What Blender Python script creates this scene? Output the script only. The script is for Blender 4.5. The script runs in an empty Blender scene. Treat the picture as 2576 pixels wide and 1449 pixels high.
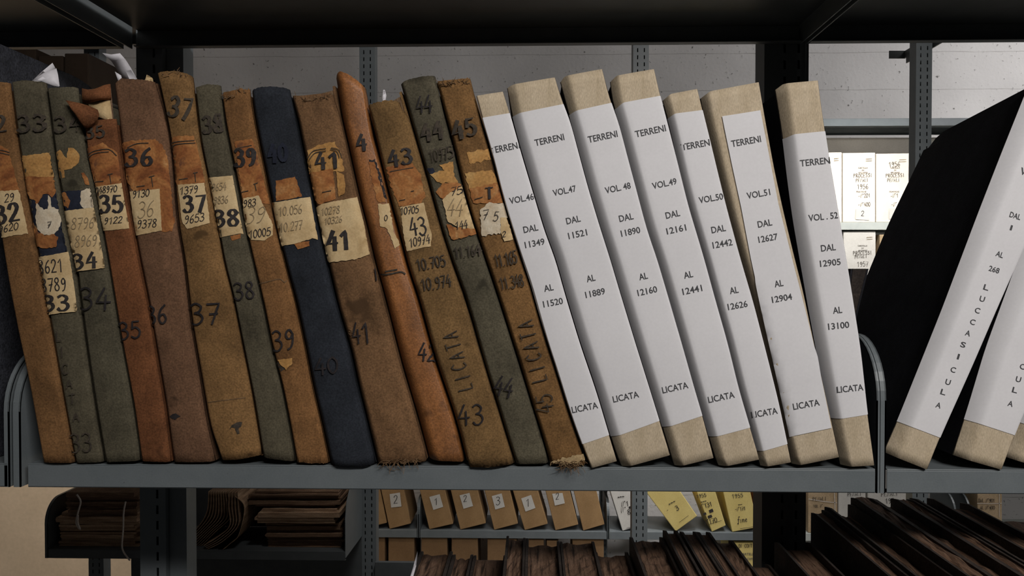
import bpy, bmesh, math, random
from mathutils import Vector, Matrix, noise
from mathutils.geometry import delaunay_2d_cdt
random.seed(7)
SC = bpy.context.scene
COL = SC.collection
# ---------------------------------------------------------------- camera
FPX, W, H = 2000.0, 2576.0, 1449.0
CAMZ = 1.80
VPX, VPY = 1340.0, 690.0
YAW = math.atan((VPX - W/2)/FPX)
PITCH = math.atan((H/2 - VPY)/FPX)
cam = bpy.data.cameras.new('camera'); camo = bpy.data.objects.new('camera', cam); COL.objects.link(camo)
cam.sensor_width = 36.0; cam.lens = FPX/W*36.0; cam.clip_start = 0.02; cam.clip_end = 60
camo.location = (0, 0, CAMZ); camo.rotation_euler = (math.pi/2 - PITCH, 0, YAW)
SC.camera = camo
CM = Matrix.Rotation(YAW, 3, 'Z') @ Matrix.Rotation(math.pi/2 - PITCH, 3, 'X')
# ---------------------------------------------------------------- world, lamps, exposure
wd = bpy.data.worlds.new('world'); SC.world = wd; wd.use_nodes = True
wb = wd.node_tree.nodes['Background']; wb.inputs[0].default_value = (0.90, 0.93, 1.0, 1); wb.inputs[1].default_value = 0.022
def lamp(name, loc, target, size, power, color, spread=180):
    l = bpy.data.lights.new(name, 'AREA'); l.shape = 'RECTANGLE'; l.size, l.size_y = size; l.energy = power; l.color = color; l.spread = math.radians(spread)
    o = bpy.data.objects.new(name, l); COL.objects.link(o); o.location = loc
    o.rotation_euler = (Vector(target) - Vector(loc)).to_track_quat('-Z', 'Y').to_euler()
    o['kind'] = 'helper'
    return o
lamp('near_aisle_ceiling_lamp', (0.95, -0.95, CAMZ+1.15), (0.22, 0.9, CAMZ-0.1), (1.25, 0.16), 39, (1.0, 0.96, 0.92))
lamp('back_aisle_ceiling_lamp', (3.3, 3.0, CAMZ+1.35), (2.6, 4.2, CAMZ+0.1), (1.25, 0.16), 30, (1.0, 0.97, 0.95))
lamp('middle_aisle_fill_light', (0.5, 1.6, CAMZ+1.4), (0.3, 2.9, CAMZ-0.75), (1.2, 0.16), 4.3, (1.0, 0.96, 0.92), 50)  # added light, no fixture seen; narrow beam kept to the racks behind
lamp('low_back_wall_fill_light', (0.75, 3.2, CAMZ+1.4), (0.62, 4.35, CAMZ-1.25), (0.6, 0.16), 4, (1.0, 0.97, 0.94), 44)  # added light from an unseen source, lifts the low back wall
lamp('folder_fill_light', (1.5, 2.95, CAMZ+1.4), (1.55, 3.95, CAMZ+0.30), (0.6, 0.16), 3.1, (1.0, 0.97, 0.93), 42)  # added to brighten the cream folders, narrowed to spare the wall
lamp('left_wall_fill_light', (-2.6, 3.0, CAMZ+1.35), (-2.2, 3.75, CAMZ-1.0), (1.25, 0.16), 14, (1.0, 0.86, 0.70), 62)  # invented warm light, narrowed onto the low beige wall
SC.view_settings.view_transform = 'Standard'; SC.view_settings.look = 'None'
SC.view_settings.exposure = 0.0; SC.view_settings.gamma = 1.0; SC.view_settings.use_curve_mapping = False

def at(x, y, Y):
    d = CM @ Vector(((x - W/2)/FPX, (H/2 - y)/FPX, -1.0))
    s = Y/d.y
    return Vector((d.x*s, Y, CAMZ + d.z*s))
# ---------------------------------------------------------------- materials
def new_mat(name):
    m = bpy.data.materials.new(name); m.use_nodes = True
    nt = m.node_tree; return m, nt, nt.nodes['Principled BSDF']
def ramp(nt, stops):
    r = nt.nodes.new('ShaderNodeValToRGB'); e = r.color_ramp.elements
    while len(e) < len(stops): e.new(0.5)
    for i, (p, c) in enumerate(stops):
        e[i].position = p; e[i].color = (c[0], c[1], c[2], 1)
    return r
MATS = {}
def mat(name, stops, scale=25, rough=0.85, detail=6, fine=350, finef=0.25, bump=0.15, bumpd=0.0006, stretch=(1, 1, 1), metal=0.0, seed=0.0, dist=0.3, spec=0.3, specks=None):
    """noise coloured surface: ramp on a coarse noise, multiplied by a fine grain, with bump from the grain"""
    m, nt, b = new_mat(name); N, L = nt.nodes, nt.links
    tc = N.new('ShaderNodeTexCoord'); mp = N.new('ShaderNodeMapping'); L.new(tc.outputs['Object'], mp.inputs['Vector'])
    mp.inputs['Scale'].default_value = stretch; mp.inputs['Location'].default_value = (seed*1.7, seed*3.1, seed*2.3)
    n1 = N.new('ShaderNodeTexNoise'); n1.inputs['Scale'].default_value = scale; n1.inputs['Detail'].default_value = detail
    n1.inputs['Roughness'].default_value = 0.62; n1.inputs['Distortion'].default_value = dist
    L.new(mp.outputs[0], n1.inputs['Vector'])
    r = ramp(nt, stops); L.new(n1.outputs['Fac'], r.inputs['Fac'])
    n2 = N.new('ShaderNodeTexNoise'); n2.inputs['Scale'].default_value = fine; n2.inputs['Detail'].default_value = 3
    L.new(mp.outputs[0], n2.inputs['Vector'])
    mr = N.new('ShaderNodeMapRange'); mr.inputs['From Min'].default_value = 0.3; mr.inputs['From Max'].default_value = 0.7
    mr.inputs['To Min'].default_value = 1 - finef; mr.inputs['To Max'].default_value = 1 + finef; mr.clamp = False
    L.new(n2.outputs['Fac'], mr.inputs['Value'])
    mx = N.new('ShaderNodeMix'); mx.data_type = 'RGBA'; mx.blend_type = 'MULTIPLY'; mx.inputs['Factor'].default_value = 1
    L.new(r.outputs['Color'], mx.inputs['A']); L.new(mr.outputs['Result'], mx.inputs['B'])
    out = mx.outputs['Result']
    if specks:
        vo = N.new('ShaderNodeTexNoise'); vo.inputs['Scale'].default_value = specks[0]; vo.inputs['Detail'].default_value = 4
        L.new(mp.outputs[0], vo.inputs['Vector'])
        r2 = ramp(nt, [(specks[1], (0, 0, 0)), (min(1, specks[1] + 0.06), (1, 1, 1))]); L.new(vo.outputs['Fac'], r2.inputs['Fac'])
        m2 = N.new('ShaderNodeMix'); m2.data_type = 'RGBA'
        L.new(r2.outputs['Color'], m2.inputs['Factor']); L.new(out, m2.inputs['A']); m2.inputs['B'].default_value = (*specks[2], 1)
        out = m2.outputs['Result']
    L.new(out, b.inputs['Base Color'])
    b.inputs['Roughness'].default_value = rough; b.inputs['Metallic'].default_value = metal
    b.inputs['Specular IOR Level'].default_value = spec
    if bump:
        bp = N.new('ShaderNodeBump'); bp.inputs['Strength'].default_value = bump; bp.inputs['Distance'].default_value = bumpd
        ad = N.new('ShaderNodeMath'); ad.operation = 'ADD'; L.new(n2.outputs['Fac'], ad.inputs[0]); L.new(n1.outputs['Fac'], ad.inputs[1])
        L.new(ad.outputs[0], bp.inputs['Height']); L.new(bp.outputs['Normal'], b.inputs['Normal'])
    MATS[name] = m
    return m
def mul(c, k): return tuple(v*k for v in c)
def cloth(name, c, seed, contrast=0.55, rough=0.88, spec=0.2, specks=None, scale=22):
    return mat(name, [(0.22, mul(c, 1-contrast)), (0.5, c), (0.78, mul(c, 1+contrast*0.8))], scale=scale, rough=rough, fine=520, finef=0.3, bump=0.28, bumpd=0.0009, seed=seed, spec=spec, specks=specks, detail=8)
mat('white_label_paper', [(0.3, (0.74, 0.73, 0.75)), (0.7, (0.79, 0.78, 0.80))], scale=12, rough=0.6, finef=0.02, bump=0.05)
mat('linen_cloth', [(0.25, (0.46, 0.37, 0.25)), (0.55, (0.55, 0.45, 0.32)), (0.8, (0.62, 0.52, 0.38))], scale=60, fine=900, finef=0.16, bump=0.3, bumpd=0.0005, stretch=(1, 1, 0.35))
mat('black_cloth', [(0.3, (0.018, 0.018, 0.022)), (0.7, (0.028, 0.028, 0.034))], scale=40, fine=900, finef=0.4, bump=0.4, rough=0.8, spec=0.2)
mat('black_leather', [(0.3, (0.03, 0.032, 0.04)), (0.7, (0.05, 0.053, 0.066))], scale=40, fine=420, finef=0.5, bump=0.9, bumpd=0.001, rough=0.55)
mat('grey_paint', [(0.3, (0.135, 0.155, 0.165)), (0.7, (0.165, 0.185, 0.195))], scale=18, fine=500, finef=0.05, bump=0.08, rough=0.42, spec=0.4, specks=(130, 0.74, (0.08, 0.08, 0.08)))
mat('dark_and_shaded_grey', [(0.3, (0.07, 0.078, 0.082)), (0.7, (0.095, 0.104, 0.108))], scale=18, fine=500, finef=0.06, bump=0.08, rough=0.45, spec=0.4)  # dark grey steel; on the upper front shelf it also carries shade
mat('pale_grey_paint', [(0.3, (0.42, 0.45, 0.43)), (0.7, (0.5, 0.53, 0.5))], scale=18, fine=500, finef=0.05, bump=0.05, rough=0.5)
mat('ink', [(0.3, (0.02, 0.017, 0.018)), (0.7, (0.045, 0.038, 0.036))], scale=200, rough=0.7, bump=0)
mat('faded_ink', [(0.35, (0.038, 0.031, 0.025)), (0.7, (0.085, 0.066, 0.048))], scale=260, rough=0.9, bump=0)
mat('marker', [(0.3, (0.014, 0.012, 0.014)), (0.7, (0.035, 0.028, 0.028))], scale=150, rough=0.8, bump=0)
mat('pencil', [(0.3, (0.25, 0.19, 0.11)), (0.7, (0.36, 0.27, 0.16))], scale=250, rough=0.8, bump=0)
mat('printed_ink', [(0.3, (0.055, 0.055, 0.06)), (0.7, (0.085, 0.085, 0.09))], scale=200, rough=0.6, bump=0)
mat('cream_label', [(0.25, (0.42, 0.28, 0.13)), (0.5, (0.62, 0.45, 0.24)), (0.75, (0.70, 0.54, 0.31))], scale=45, fine=500, finef=0.08, bump=0.3, rough=0.8, specks=(60, 0.72, (0.38, 0.22, 0.08)))
mat('torn_paper', [(0.3, (0.50, 0.38, 0.24)), (0.7, (0.74, 0.66, 0.52))], scale=50, fine=500, finef=0.1, bump=0.4, rough=0.9)
mat('rust_label', [(0.2, (0.10, 0.035, 0.014)), (0.42, (0.25, 0.085, 0.026)), (0.58, (0.38, 0.16, 0.05)), (0.78, (0.50, 0.30, 0.13))], scale=30, fine=400, finef=0.22, bump=0.4, rough=0.85, detail=10, dist=1.2, specks=(48, 0.64, (0.15, 0.06, 0.03)))
mat('tan_label', [(0.2, (0.27, 0.12, 0.035)), (0.5, (0.47, 0.25, 0.08)), (0.8, (0.57, 0.36, 0.14))], scale=40, fine=400, finef=0.2, bump=0.4, rough=0.85)
mat('navy_patch', [(0.3, (0.010, 0.012, 0.022)), (0.7, (0.025, 0.03, 0.05))], scale=40, finef=0.2)
mat('white_slip_paper', [(0.3, (0.66, 0.64, 0.68)), (0.7, (0.78, 0.76, 0.80))], scale=60, finef=0.04, bump=0.05)
mat('aged_pages', [(0.25, (0.10, 0.058, 0.03)), (0.5, (0.2, 0.125, 0.07)), (0.8, (0.33, 0.23, 0.14))], scale=30, stretch=(9, 1, 1), fine=300, finef=0.3, bump=0.7, bumpd=0.002, detail=8)
mat('brown_pages', [(0.36, (0.05, 0.028, 0.018)), (0.46, (0.25, 0.145, 0.092)), (0.62, (0.33, 0.2, 0.13)), (0.75, (0.5, 0.34, 0.23))], scale=16, stretch=(14, .6, .6), fine=260, finef=0.35, bump=0.8, bumpd=0.003, detail=8)
mat('pale_pages', [(0.3, (0.45, 0.4, 0.32)), (0.7, (0.6, 0.54, 0.44))], scale=30, stretch=(9, 1, 1), finef=0.2)
mat('dark_board', [(0.3, (0.026, 0.02, 0.017)), (0.6, (0.05, 0.038, 0.032)), (0.85, (0.10, 0.075, 0.06))], scale=30, finef=0.35, bump=0.5, rough=0.8, dist=0.8)
mat('bundle_paper', [(0.2, (0.16, 0.09, 0.05)), (0.5, (0.34, 0.22, 0.135)), (0.8, (0.55, 0.39, 0.26))], scale=14, stretch=(1, 1, 9), fine=200, finef=0.3, bump=0.5)
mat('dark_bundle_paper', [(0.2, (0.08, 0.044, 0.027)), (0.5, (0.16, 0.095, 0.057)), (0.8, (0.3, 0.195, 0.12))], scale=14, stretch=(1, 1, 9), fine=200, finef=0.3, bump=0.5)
mat('string', [(0.3, (0.5, 0.44, 0.38)), (0.7, (0.62, 0.56, 0.5))], scale=300, finef=0.2)
mat('brown_card', [(0.25, (0.26, 0.155, 0.068)), (0.6, (0.35, 0.215, 0.10)), (0.85, (0.40, 0.26, 0.125))], scale=9, fine=260, finef=0.08, bump=0.1)
mat('shaded_brown_card', [(0.25, (0.16, 0.09, 0.042)), (0.6, (0.22, 0.13, 0.062)), (0.85, (0.27, 0.165, 0.085))], scale=9, fine=260, finef=0.08, bump=0.1)  # brown card with the bottom shelf's shade put into its colour
mat('yellow_card', [(0.3, (0.56, 0.44, 0.155)), (0.7, (0.66, 0.54, 0.21))], scale=8, fine=260, finef=0.06, bump=0.1, specks=(60, 0.7, (0.45, 0.32, 0.1)))
mat('white_card', [(0.3, (0.55, 0.53, 0.49)), (0.7, (0.64, 0.62, 0.58))], scale=8, fine=260, finef=0.06, bump=0.1)
mat('cream_card', [(0.3, (0.70, 0.63, 0.54)), (0.7, (0.79, 0.73, 0.64))], scale=8, fine=260, finef=0.05, bump=0.1)
mat('dusty_card', [(0.3, (0.36, 0.26, 0.15)), (0.7, (0.48, 0.36, 0.23))], scale=9, fine=200, finef=0.12, bump=0.1)
mat('shaded_card', [(0.3, (0.03, 0.019, 0.012)), (0.7, (0.05, 0.032, 0.02))], scale=9, finef=0.1)  # brown card darkened to hold the unlit look of the upper left boxes
mat('fray', [(0.3, (0.1, 0.055, 0.025)), (0.7, (0.24, 0.15, 0.08))], scale=120, finef=0.2)
mat('pale_fray', [(0.3, (0.30, 0.2, 0.1)), (0.7, (0.5, 0.37, 0.2))], scale=120, finef=0.2)
# ---------------------------------------------------------------- object helpers
BASE = {}
def thing(name, label, cat, loc, group=None):
    o = bpy.data.objects.new(name, None); COL.objects.link(o); o.empty_display_size = 0.05
    o.location = loc; o['label'] = label; o['category'] = cat
    if group: o['group'] = group
    BASE[o.name] = Vector(loc); return o
def obj(name, verts, faces, m, parent=None, smooth=False, label=None):
    base = BASE[parent.name] if parent else Vector((0, 0, 0))
    me = bpy.data.meshes.new(name); me.from_pydata([Vector(v) - base for v in verts], [], faces)
    bm = bmesh.new(); bm.from_mesh(me); bmesh.ops.recalc_face_normals(bm, faces=bm.faces); bm.to_mesh(me); bm.free()
    me.materials.append(MATS[m] if isinstance(m, str) else m)
    if smooth: me.shade_smooth()
    me.update()
    o = bpy.data.objects.new(name, me); COL.objects.link(o)
    if parent:
        o.parent = parent; BASE[o.name] = base
    else: BASE[o.name] = base
    if label: o['label'] = label
    return o
class MB:
    def __init__(s): s.v = []; s.f = []
    def add(s, vs, fs):
        n = len(s.v); s.v += [Vector(v) for v in vs]; s.f += [tuple(i + n for i in f) for f in fs]
    def box(s, lo, hi):
        x0, y0, z0 = lo; x1, y1, z1 = hi
        s.add([(x0,y0,z0),(x1,y0,z0),(x1,y1,z0),(x0,y1,z0),(x0,y0,z1),(x1,y0,z1),(x1,y1,z1),(x0,y1,z1)],
              [(0,3,2,1),(4,5,6,7),(0,1,5,4),(1,2,6,5),(2,3,7,6),(3,0,4,7)])
    def prism(s, poly, d):
        """poly: list of 3D points (one cap), d: extrusion vector"""
        n = len(poly); d = Vector(d); p = [Vector(q) for q in poly]
        s.add(p + [q + d for q in p], [tuple(range(n)), tuple(range(2*n-1, n-1, -1))] + [(i, (i+1) % n, n+(i+1) % n, n+i) for i in range(n)])
    def tube(s, pts, r, k=6):
        pts = [Vector(p) for p in pts]; rings = []
        for i, p in enumerate(pts):
            t = (pts[min(i+1, len(pts)-1)] - pts[max(i-1, 0)]).normalized()
            a = t.orthogonal().normalized(); b = t.cross(a)
            rr = r[i] if isinstance(r, (list, tuple)) else r
            rings.append([p + (a*math.cos(q*2*math.pi/k) + b*math.sin(q*2*math.pi/k))*rr for q in range(k)])
        vs = [v for ring in rings for v in ring]; fs = []
        for i in range(len(pts)-1):
            for q in range(k): fs.append((i*k+q, i*k+(q+1) % k, (i+1)*k+(q+1) % k, (i+1)*k+q))
        fs += [tuple(range(k-1, -1, -1)), tuple(range((len(pts)-1)*k, len(pts)*k))]
        s.add(vs, fs)
    def build(s, name, m, parent=None, smooth=False, label=None): return obj(name, s.v, s.f, m, parent, smooth, label)
def bevel(o, w=0.0008, seg=2):
    md = o.modifiers.new('bevel', 'BEVEL'); md.width = w; md.segments = seg; md.limit_method = 'ANGLE'; md.angle_limit = math.radians(40)
def struct(o):
    o['kind'] = 'structure'; return o
def catmull(pts, n=6):
    if len(pts) < 3: return list(pts)
    out = []
    for i in range(len(pts)-1):
        p0 = pts[max(i-1, 0)]; p1 = pts[i]; p2 = pts[i+1]; p3 = pts[min(i+2, len(pts)-1)]
        for k in range(n):
            t = k/n
            out.append(tuple(0.5*(2*b + (c-a)*t + (2*a-5*b+4*c-d)*t*t + (3*b-a-3*c+d)*t**3) for a, b, c, d in zip(p0, p1, p2, p3)))
    out.append(tuple(pts[-1])); return out
# ---------------------------------------------------------------- lettering
S_, C_ = False, True      # straight / curved strokes
GL = {
'0': [(C_, [(.28,1),(.06,.78),(.04,.3),(.27,0),(.5,.3),(.5,.75),(.28,1)])],
'1': [(S_, [(.08,.74),(.33,1),(.33,0)])],
'2': [(C_, [(.06,.78),(.16,.96),(.36,1),(.5,.8),(.4,.52),(.2,.25),(.04,.03)]), (S_, [(.04,.03),(.55,.04)])],
'3': [(C_, [(.05,.9),(.26,1),(.48,.84),(.4,.62),(.2,.54)]), (C_, [(.2,.54),(.45,.46),(.53,.24),(.36,.02),(.14,.0),(.02,.12)])],
'4': [(S_, [(.36,1),(.03,.34),(.6,.36)]), (S_, [(.44,.66),(.42,0)])],
'5': [(S_, [(.5,.98),(.13,.98),(.09,.56)]), (C_, [(.09,.56),(.3,.64),(.52,.42),(.46,.12),(.24,0),(.02,.1)])],
'6': [(C_, [(.46,.98),(.2,.74),(.06,.34),(.16,.04),(.36,.02),(.5,.24),(.38,.48),(.18,.44),(.07,.28)])],
'7': [(S_, [(.03,.96),(.56,.98),(.22,0)]), (S_, [(.14,.48),(.48,.5)])],
'8': [(C_, [(.3,.55),(.08,.74),(.18,.96),(.38,.97),(.48,.76),(.3,.55),(.06,.3),(.14,.04),(.4,.02),(.52,.26),(.3,.55)])],
'9': [(C_, [(.48,.78),(.3,.98),(.1,.8),(.16,.56),(.36,.56),(.48,.78),(.46,.4),(.34,.1),(.16,0)])],
'L': [(S_, [(.1,1),(.06,.02),(.5,.04)])], 'I': [(S_, [(.2,1),(.2,0)])],
'C': [(C_, [(.52,.84),(.34,1),(.1,.78),(.05,.36),(.22,.02),(.52,.12)])],
'A': [(S_, [(.02,0),(.28,1),(.54,0)]), (S_, [(.12,.36),(.46,.36)])],
'T': [(S_, [(.02,.98),(.56,1)]), (S_, [(.29,.99),(.27,0)])],
'N': [(S_, [(.05,0),(.1,1),(.42,.04),(.5,1)])], 'P': [(S_, [(.08,0),(.1,1)]), (C_, [(.1,1),(.44,.94),(.46,.62),(.1,.5)])],
'R': [(S_, [(.08,0),(.1,1)]), (C_, [(.1,1),(.44,.94),(.44,.62),(.1,.52)]), (S_, [(.18,.52),(.5,0)])],
'O': [(C_, [(.28,1),(.05,.76),(.05,.28),(.28,0),(.52,.28),(.52,.76),(.28,1)])],
'E': [(S_, [(.5,1),(.08,1),(.06,0),(.5,.02)]), (S_, [(.07,.52),(.4,.54)])],
'S': [(C_, [(.5,.88),(.28,1),(.08,.8),(.26,.56),(.48,.32),(.34,.03),(.04,.12)])],
'D': [(S_, [(.08,0),(.1,1)]), (C_, [(.1,1),(.46,.84),(.5,.3),(.3,.02),(.08,0)])],
'H': [(S_, [(.06,0),(.08,1)]), (S_, [(.48,0),(.5,1)]), (S_, [(.07,.5),(.49,.52)])],
'V': [(S_, [(.03,1),(.28,0),(.54,1)])],
'f': [(C_, [(.5,.9),(.34,1),(.24,.6),(.2,.1),(.08,-.25),(.02,-.1)]), (S_, [(.06,.5),(.42,.52)])],
'i': [(S_, [(.15,.5),(.13,0)])], 'n': [(C_, [(.05,.5),(.06,0),(.1,.36),(.28,.5),(.34,.3),(.36,0)])], 'e': [(C_, [(.06,.26),(.34,.34),(.24,.52),(.06,.3),(.16,.02),(.38,.1)])],
'.': [(S_, [(.1,.0),(.14,.04)])], '-': [(S_, [(.06,.42),(.44,.44)])], '/': [(S_, [(.0,-.1),(.4,1.05)])],
'~': [(C_, [(.0,.3),(.12,.55),(.22,.25),(.34,.5),(.44,.3),(.6,.42)])], "'": [(C_, [(.1,.9),(.18,1),(.2,.86),(.1,.9)])], '#': [(S_, [(.0,.5),(1.0,.55)])],
}
def strokes_mesh(items):
    """items: (text, cx, cy, cap height px, angle deg, pen thick px, pen thin px, horizontal scale, spacing, slant) -> triangles in px"""
    V, F = [], []
    for it in items:
        (s, cx, cy, h, ang, tk, tn) = it[:7]; hs = it[7] if len(it) > 7 else 1.0; sp = it[8] if len(it) > 8 else 0.72; sl = it[9] if len(it) > 9 else 0.0
        hs = -hs/(h*1.0) if hs < 0 else hs; adv = [0.42 if c in '.\'i' else sp for c in s]; wtot = sum(adv) - (sp - 0.56); x0 = -wtot/2
        if (it[7] if len(it) > 7 else 1) < 0: hs = hs/wtot
        ca, sa = math.cos(math.radians(ang)), math.sin(math.radians(ang))
        for c, a in zip(s, adv):
            jy = random.uniform(-.03, .03)
            for cv, pts in GL.get(c, []):
                if c == '7' and tn < tk*.5 and len(pts) == 2: continue
                P = catmull(pts, 6) if cv else pts
                if not cv:
                    Q = []
                    for pa, pb in zip(P, P[1:]):
                        kk = max(1, int(math.hypot(pb[0]-pa[0], pb[1]-pa[1])*h/7))
                        Q += [(pa[0]+(pb[0]-pa[0])*z/kk, pa[1]+(pb[1]-pa[1])*z/kk) for z in range(kk)]
                    P = Q + [P[-1]]
                P = [((x0 + p[0] + sl*(p[1]-.5))*h*hs, (p[1] - 0.5 + jy)*h) for p in P]
                n = len(P); Lp, Rp = [], []
                for i in range(n):
                    a0 = P[max(i-1, 0)]; a1 = P[min(i+1, n-1)]
                    dx, dy = a1[0]-a0[0], a1[1]-a0[1]; ln = math.hypot(dx, dy) or 1
                    w = 0.5*(tn + (tk-tn)*abs(dy)/ln)*(0.9 + 0.2*random.random())
                    nx, ny = -dy/ln*w, dx/ln*w
                    ex, ey = (0, 0)
                    if i == 0: ex, ey = -dx/ln*w*.7, -dy/ln*w*.7
                    if i == n-1: ex, ey = dx/ln*w*.7, dy/ln*w*.7
                    Lp.append((P[i][0]+nx+ex, P[i][1]+ny+ey)); Rp.append((P[i][0]-nx+ex, P[i][1]-ny+ey))
                b = len(V)
                for q in Lp + Rp: V.append((cx + q[0]*ca - q[1]*sa, cy - (q[0]*sa + q[1]*ca)))
                for i in range(n-1): F.append((b+i, b+i+1, b+n+i+1, b+n+i))
            x0 += a
    return V, F
_fc = {}
def font_mesh(s):
    if s in _fc: return _fc[s]
    cu = bpy.data.curves.new('t', 'FONT'); cu.body = s; cu.size = 1; cu.resolution_u = 3; cu.offset = 0.014
    o = bpy.data.objects.new('t', cu); COL.objects.link(o); bpy.context.view_layer.update()
    me = bpy.data.meshes.new_from_object(o.evaluated_get(bpy.context.evaluated_depsgraph_get()))
    v = [(p.co.x, p.co.y) for p in me.vertices]; f = [tuple(p.vertices) for p in me.polygons]
    bpy.data.objects.remove(o); bpy.data.curves.remove(cu); bpy.data.meshes.remove(me)
    _fc[s] = (v, f); return _fc[s]
def print_mesh(items):
    """items: (text, cx, cy, width px, cap height px, angle)"""
    V, F = [], []
    for s, cx, cy, w, h, ang in items:
        v, f = font_mesh(s); xs = [p[0] for p in v]; ys = [p[1] for p in v]
        x0, x1, y0, y1 = min(xs), max(xs), min(ys), max(ys)
        ca, sa = math.cos(math.radians(ang)), math.sin(math.radians(ang)); b = len(V)
        for p in v:
            a = ((p[0]-x0)/(x1-x0) - .5)*w; q = ((p[1]-y0)/(y1-y0) - .5)*h
            V.append((cx + a*ca - q*sa, cy - (a*sa + q*ca)))
        F += [tuple(i+b for i in t) for t in f]
    return V, F
def patch2d(poly, rag=0.0, cell=14, seed=0):
    """ragged polygon in px -> triangulated points"""
    rnd = random.Random(seed); B = []
    n = len(poly)
    for i in range(n):
        a = Vector(poly[i]); b = Vector(poly[(i+1) % n]); k = max(1, int((b-a).length/(5 if rag else 12)))
        d = (b-a); nn = Vector((-d.y, d.x)); nn = nn.normalized() if nn.length else nn
        for j in range(k):
            p = a + d*(j/k)
            if rag: p = p + nn*rnd.uniform(-rag, rag)
            B.append(p)
    pts = [Vector((p.x, p.y)) for p in B]; m = len(pts)
    xs = [p.x for p in pts]; ys = [p.y for p in pts]
    gx = min(xs) + cell/2
    while gx < max(xs):
        gy = min(ys) + cell/2
        while gy < max(ys):
            pts.append(Vector((gx + rnd.uniform(-2, 2), gy + rnd.uniform(-2, 2)))); gy += cell
        gx += cell
    r = delaunay_2d_cdt(pts, [(i, (i+1) % m) for i in range(m)], [], 1, 1e-4)
    return [(p.x, p.y) for p in r[0]], [tuple(f) for f in r[2]]
# ================================================================ the setting
FLOOR = 0.0
WALLY = 4.35
def wall_mat():
    m, nt, b = new_mat('concrete'); N, L = nt.nodes, nt.links
    tc = N.new('ShaderNodeTexCoord')
    n1 = N.new('ShaderNodeTexNoise'); n1.inputs['Scale'].default_value = 2.2; n1.inputs['Detail'].default_value = 8; L.new(tc.outputs['Object'], n1.inputs['Vector'])
    r1 = ramp(nt, [(0.3, (0.50, 0.49, 0.49)), (0.7, (0.62, 0.61, 0.61))]); L.new(n1.outputs['Fac'], r1.inputs['Fac'])
    n2 = N.new('ShaderNodeTexNoise'); n2.inputs['Scale'].default_value = 55; n2.inputs['Detail'].default_value = 8; L.new(tc.outputs['Object'], n2.inputs['Vector'])
    r2 = ramp(nt, [(0.65, (0, 0, 0)), (0.74, (1, 1, 1))]); L.new(n2.outputs['Fac'], r2.inputs['Fac'])
    mx = N.new('ShaderNodeMix'); mx.data_type = 'RGBA'; L.new(r2.outputs['Color'], mx.inputs['Factor']); L.new(r1.outputs['Color'], mx.inputs['A']); mx.inputs['B'].default_value = (0.13, 0.125, 0.12, 1)
    # shuttering board seams: thin broken dark lines
    sx = N.new('ShaderNodeSeparateXYZ'); L.new(tc.outputs['Object'], sx.inputs[0])
    ad = N.new('ShaderNodeMath'); ad.operation = 'ADD'; L.new(sx.outputs['Z'], ad.inputs[0])
    n3 = N.new('ShaderNodeTexNoise'); n3.inputs['Scale'].default_value = 7; n3.inputs['Detail'].default_value = 5; L.new(tc.outputs['Object'], n3.inputs['Vector'])
    m3 = N.new('ShaderNodeMath'); m3.operation = 'MULTIPLY_ADD'; m3.inputs[1].default_value = 0.012; m3.inputs[2].default_value = 0.0; L.new(n3.outputs['Fac'], m3.inputs[0]); L.new(m3.outputs[0], ad.inputs[1])
    pm = N.new('ShaderNodeMath'); pm.operation = 'PINGPONG'; pm.inputs[1].default_value = 0.1; L.new(ad.outputs[0], pm.inputs[0])
    lt = N.new('ShaderNodeMath'); lt.operation = 'LESS_THAN'; lt.inputs[1].default_value = 0.0016; L.new(pm.outputs[0], lt.inputs[0])
    n4 = N.new('ShaderNodeTexNoise'); n4.inputs['Scale'].default_value = 9; L.new(tc.outputs['Object'], n4.inputs['Vector'])
    ml = N.new('ShaderNodeMath'); ml.operation = 'MULTIPLY'; L.new(lt.outputs[0], ml.inputs[0]); L.new(n4.outputs['Fac'], ml.inputs[1])
    m2 = N.new('ShaderNodeMix'); m2.data_type = 'RGBA'; L.new(ml.outputs[0], m2.inputs['Factor']); L.new(mx.outputs['Result'], m2.inputs['A']); m2.inputs['B'].default_value = (0.2, 0.19, 0.18, 1)
    L.new(m2.outputs['Result'], b.inputs['Base Color']); b.inputs['Roughness'].default_value = 0.9
    bp = N.new('ShaderNodeBump'); bp.inputs['Strength'].default_value = 0.35; bp.inputs['Distance'].default_value = 0.006; L.new(n2.outputs['Fac'], bp.inputs['Height']); L.new(bp.outputs['Normal'], b.inputs['Normal'])
    MATS['concrete'] = m
wall_mat()
mat('beige_plaster', [(0.3, (0.42, 0.35, 0.27)), (0.7, (0.52, 0.44, 0.35))], scale=2, fine=60, finef=0.05, bump=0.1)
mat('cement_floor', [(0.3, (0.2, 0.19, 0.18)), (0.7, (0.3, 0.29, 0.27))], scale=3, fine=80, finef=0.1)
mat('ceiling_paint', [(0.3, (0.30, 0.29, 0.28)), (0.7, (0.36, 0.35, 0.34))], scale=3, finef=0.04)
mb = MB(); mb.box((-4.2, WALLY, FLOOR), (4.6, WALLY+0.15, 3.4)); struct(mb.build('wall_back', 'concrete'))
mb = MB(); mb.box((-4.2, -2.4, FLOOR-0.1), (4.6, WALLY+0.15, FLOOR)); struct(mb.build('floor', 'cement_floor'))
mb = MB(); mb.box((-4.2, -2.4, 3.4), (4.6, WALLY+0.15, 3.5)); struct(mb.build('ceiling', 'ceiling_paint'))
mb = MB(); mb.box((-4.2, 3.72, FLOOR), (-1.72, WALLY-0.001, 1.62)); struct(mb.build('wall_left', 'beige_plaster'))
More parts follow.
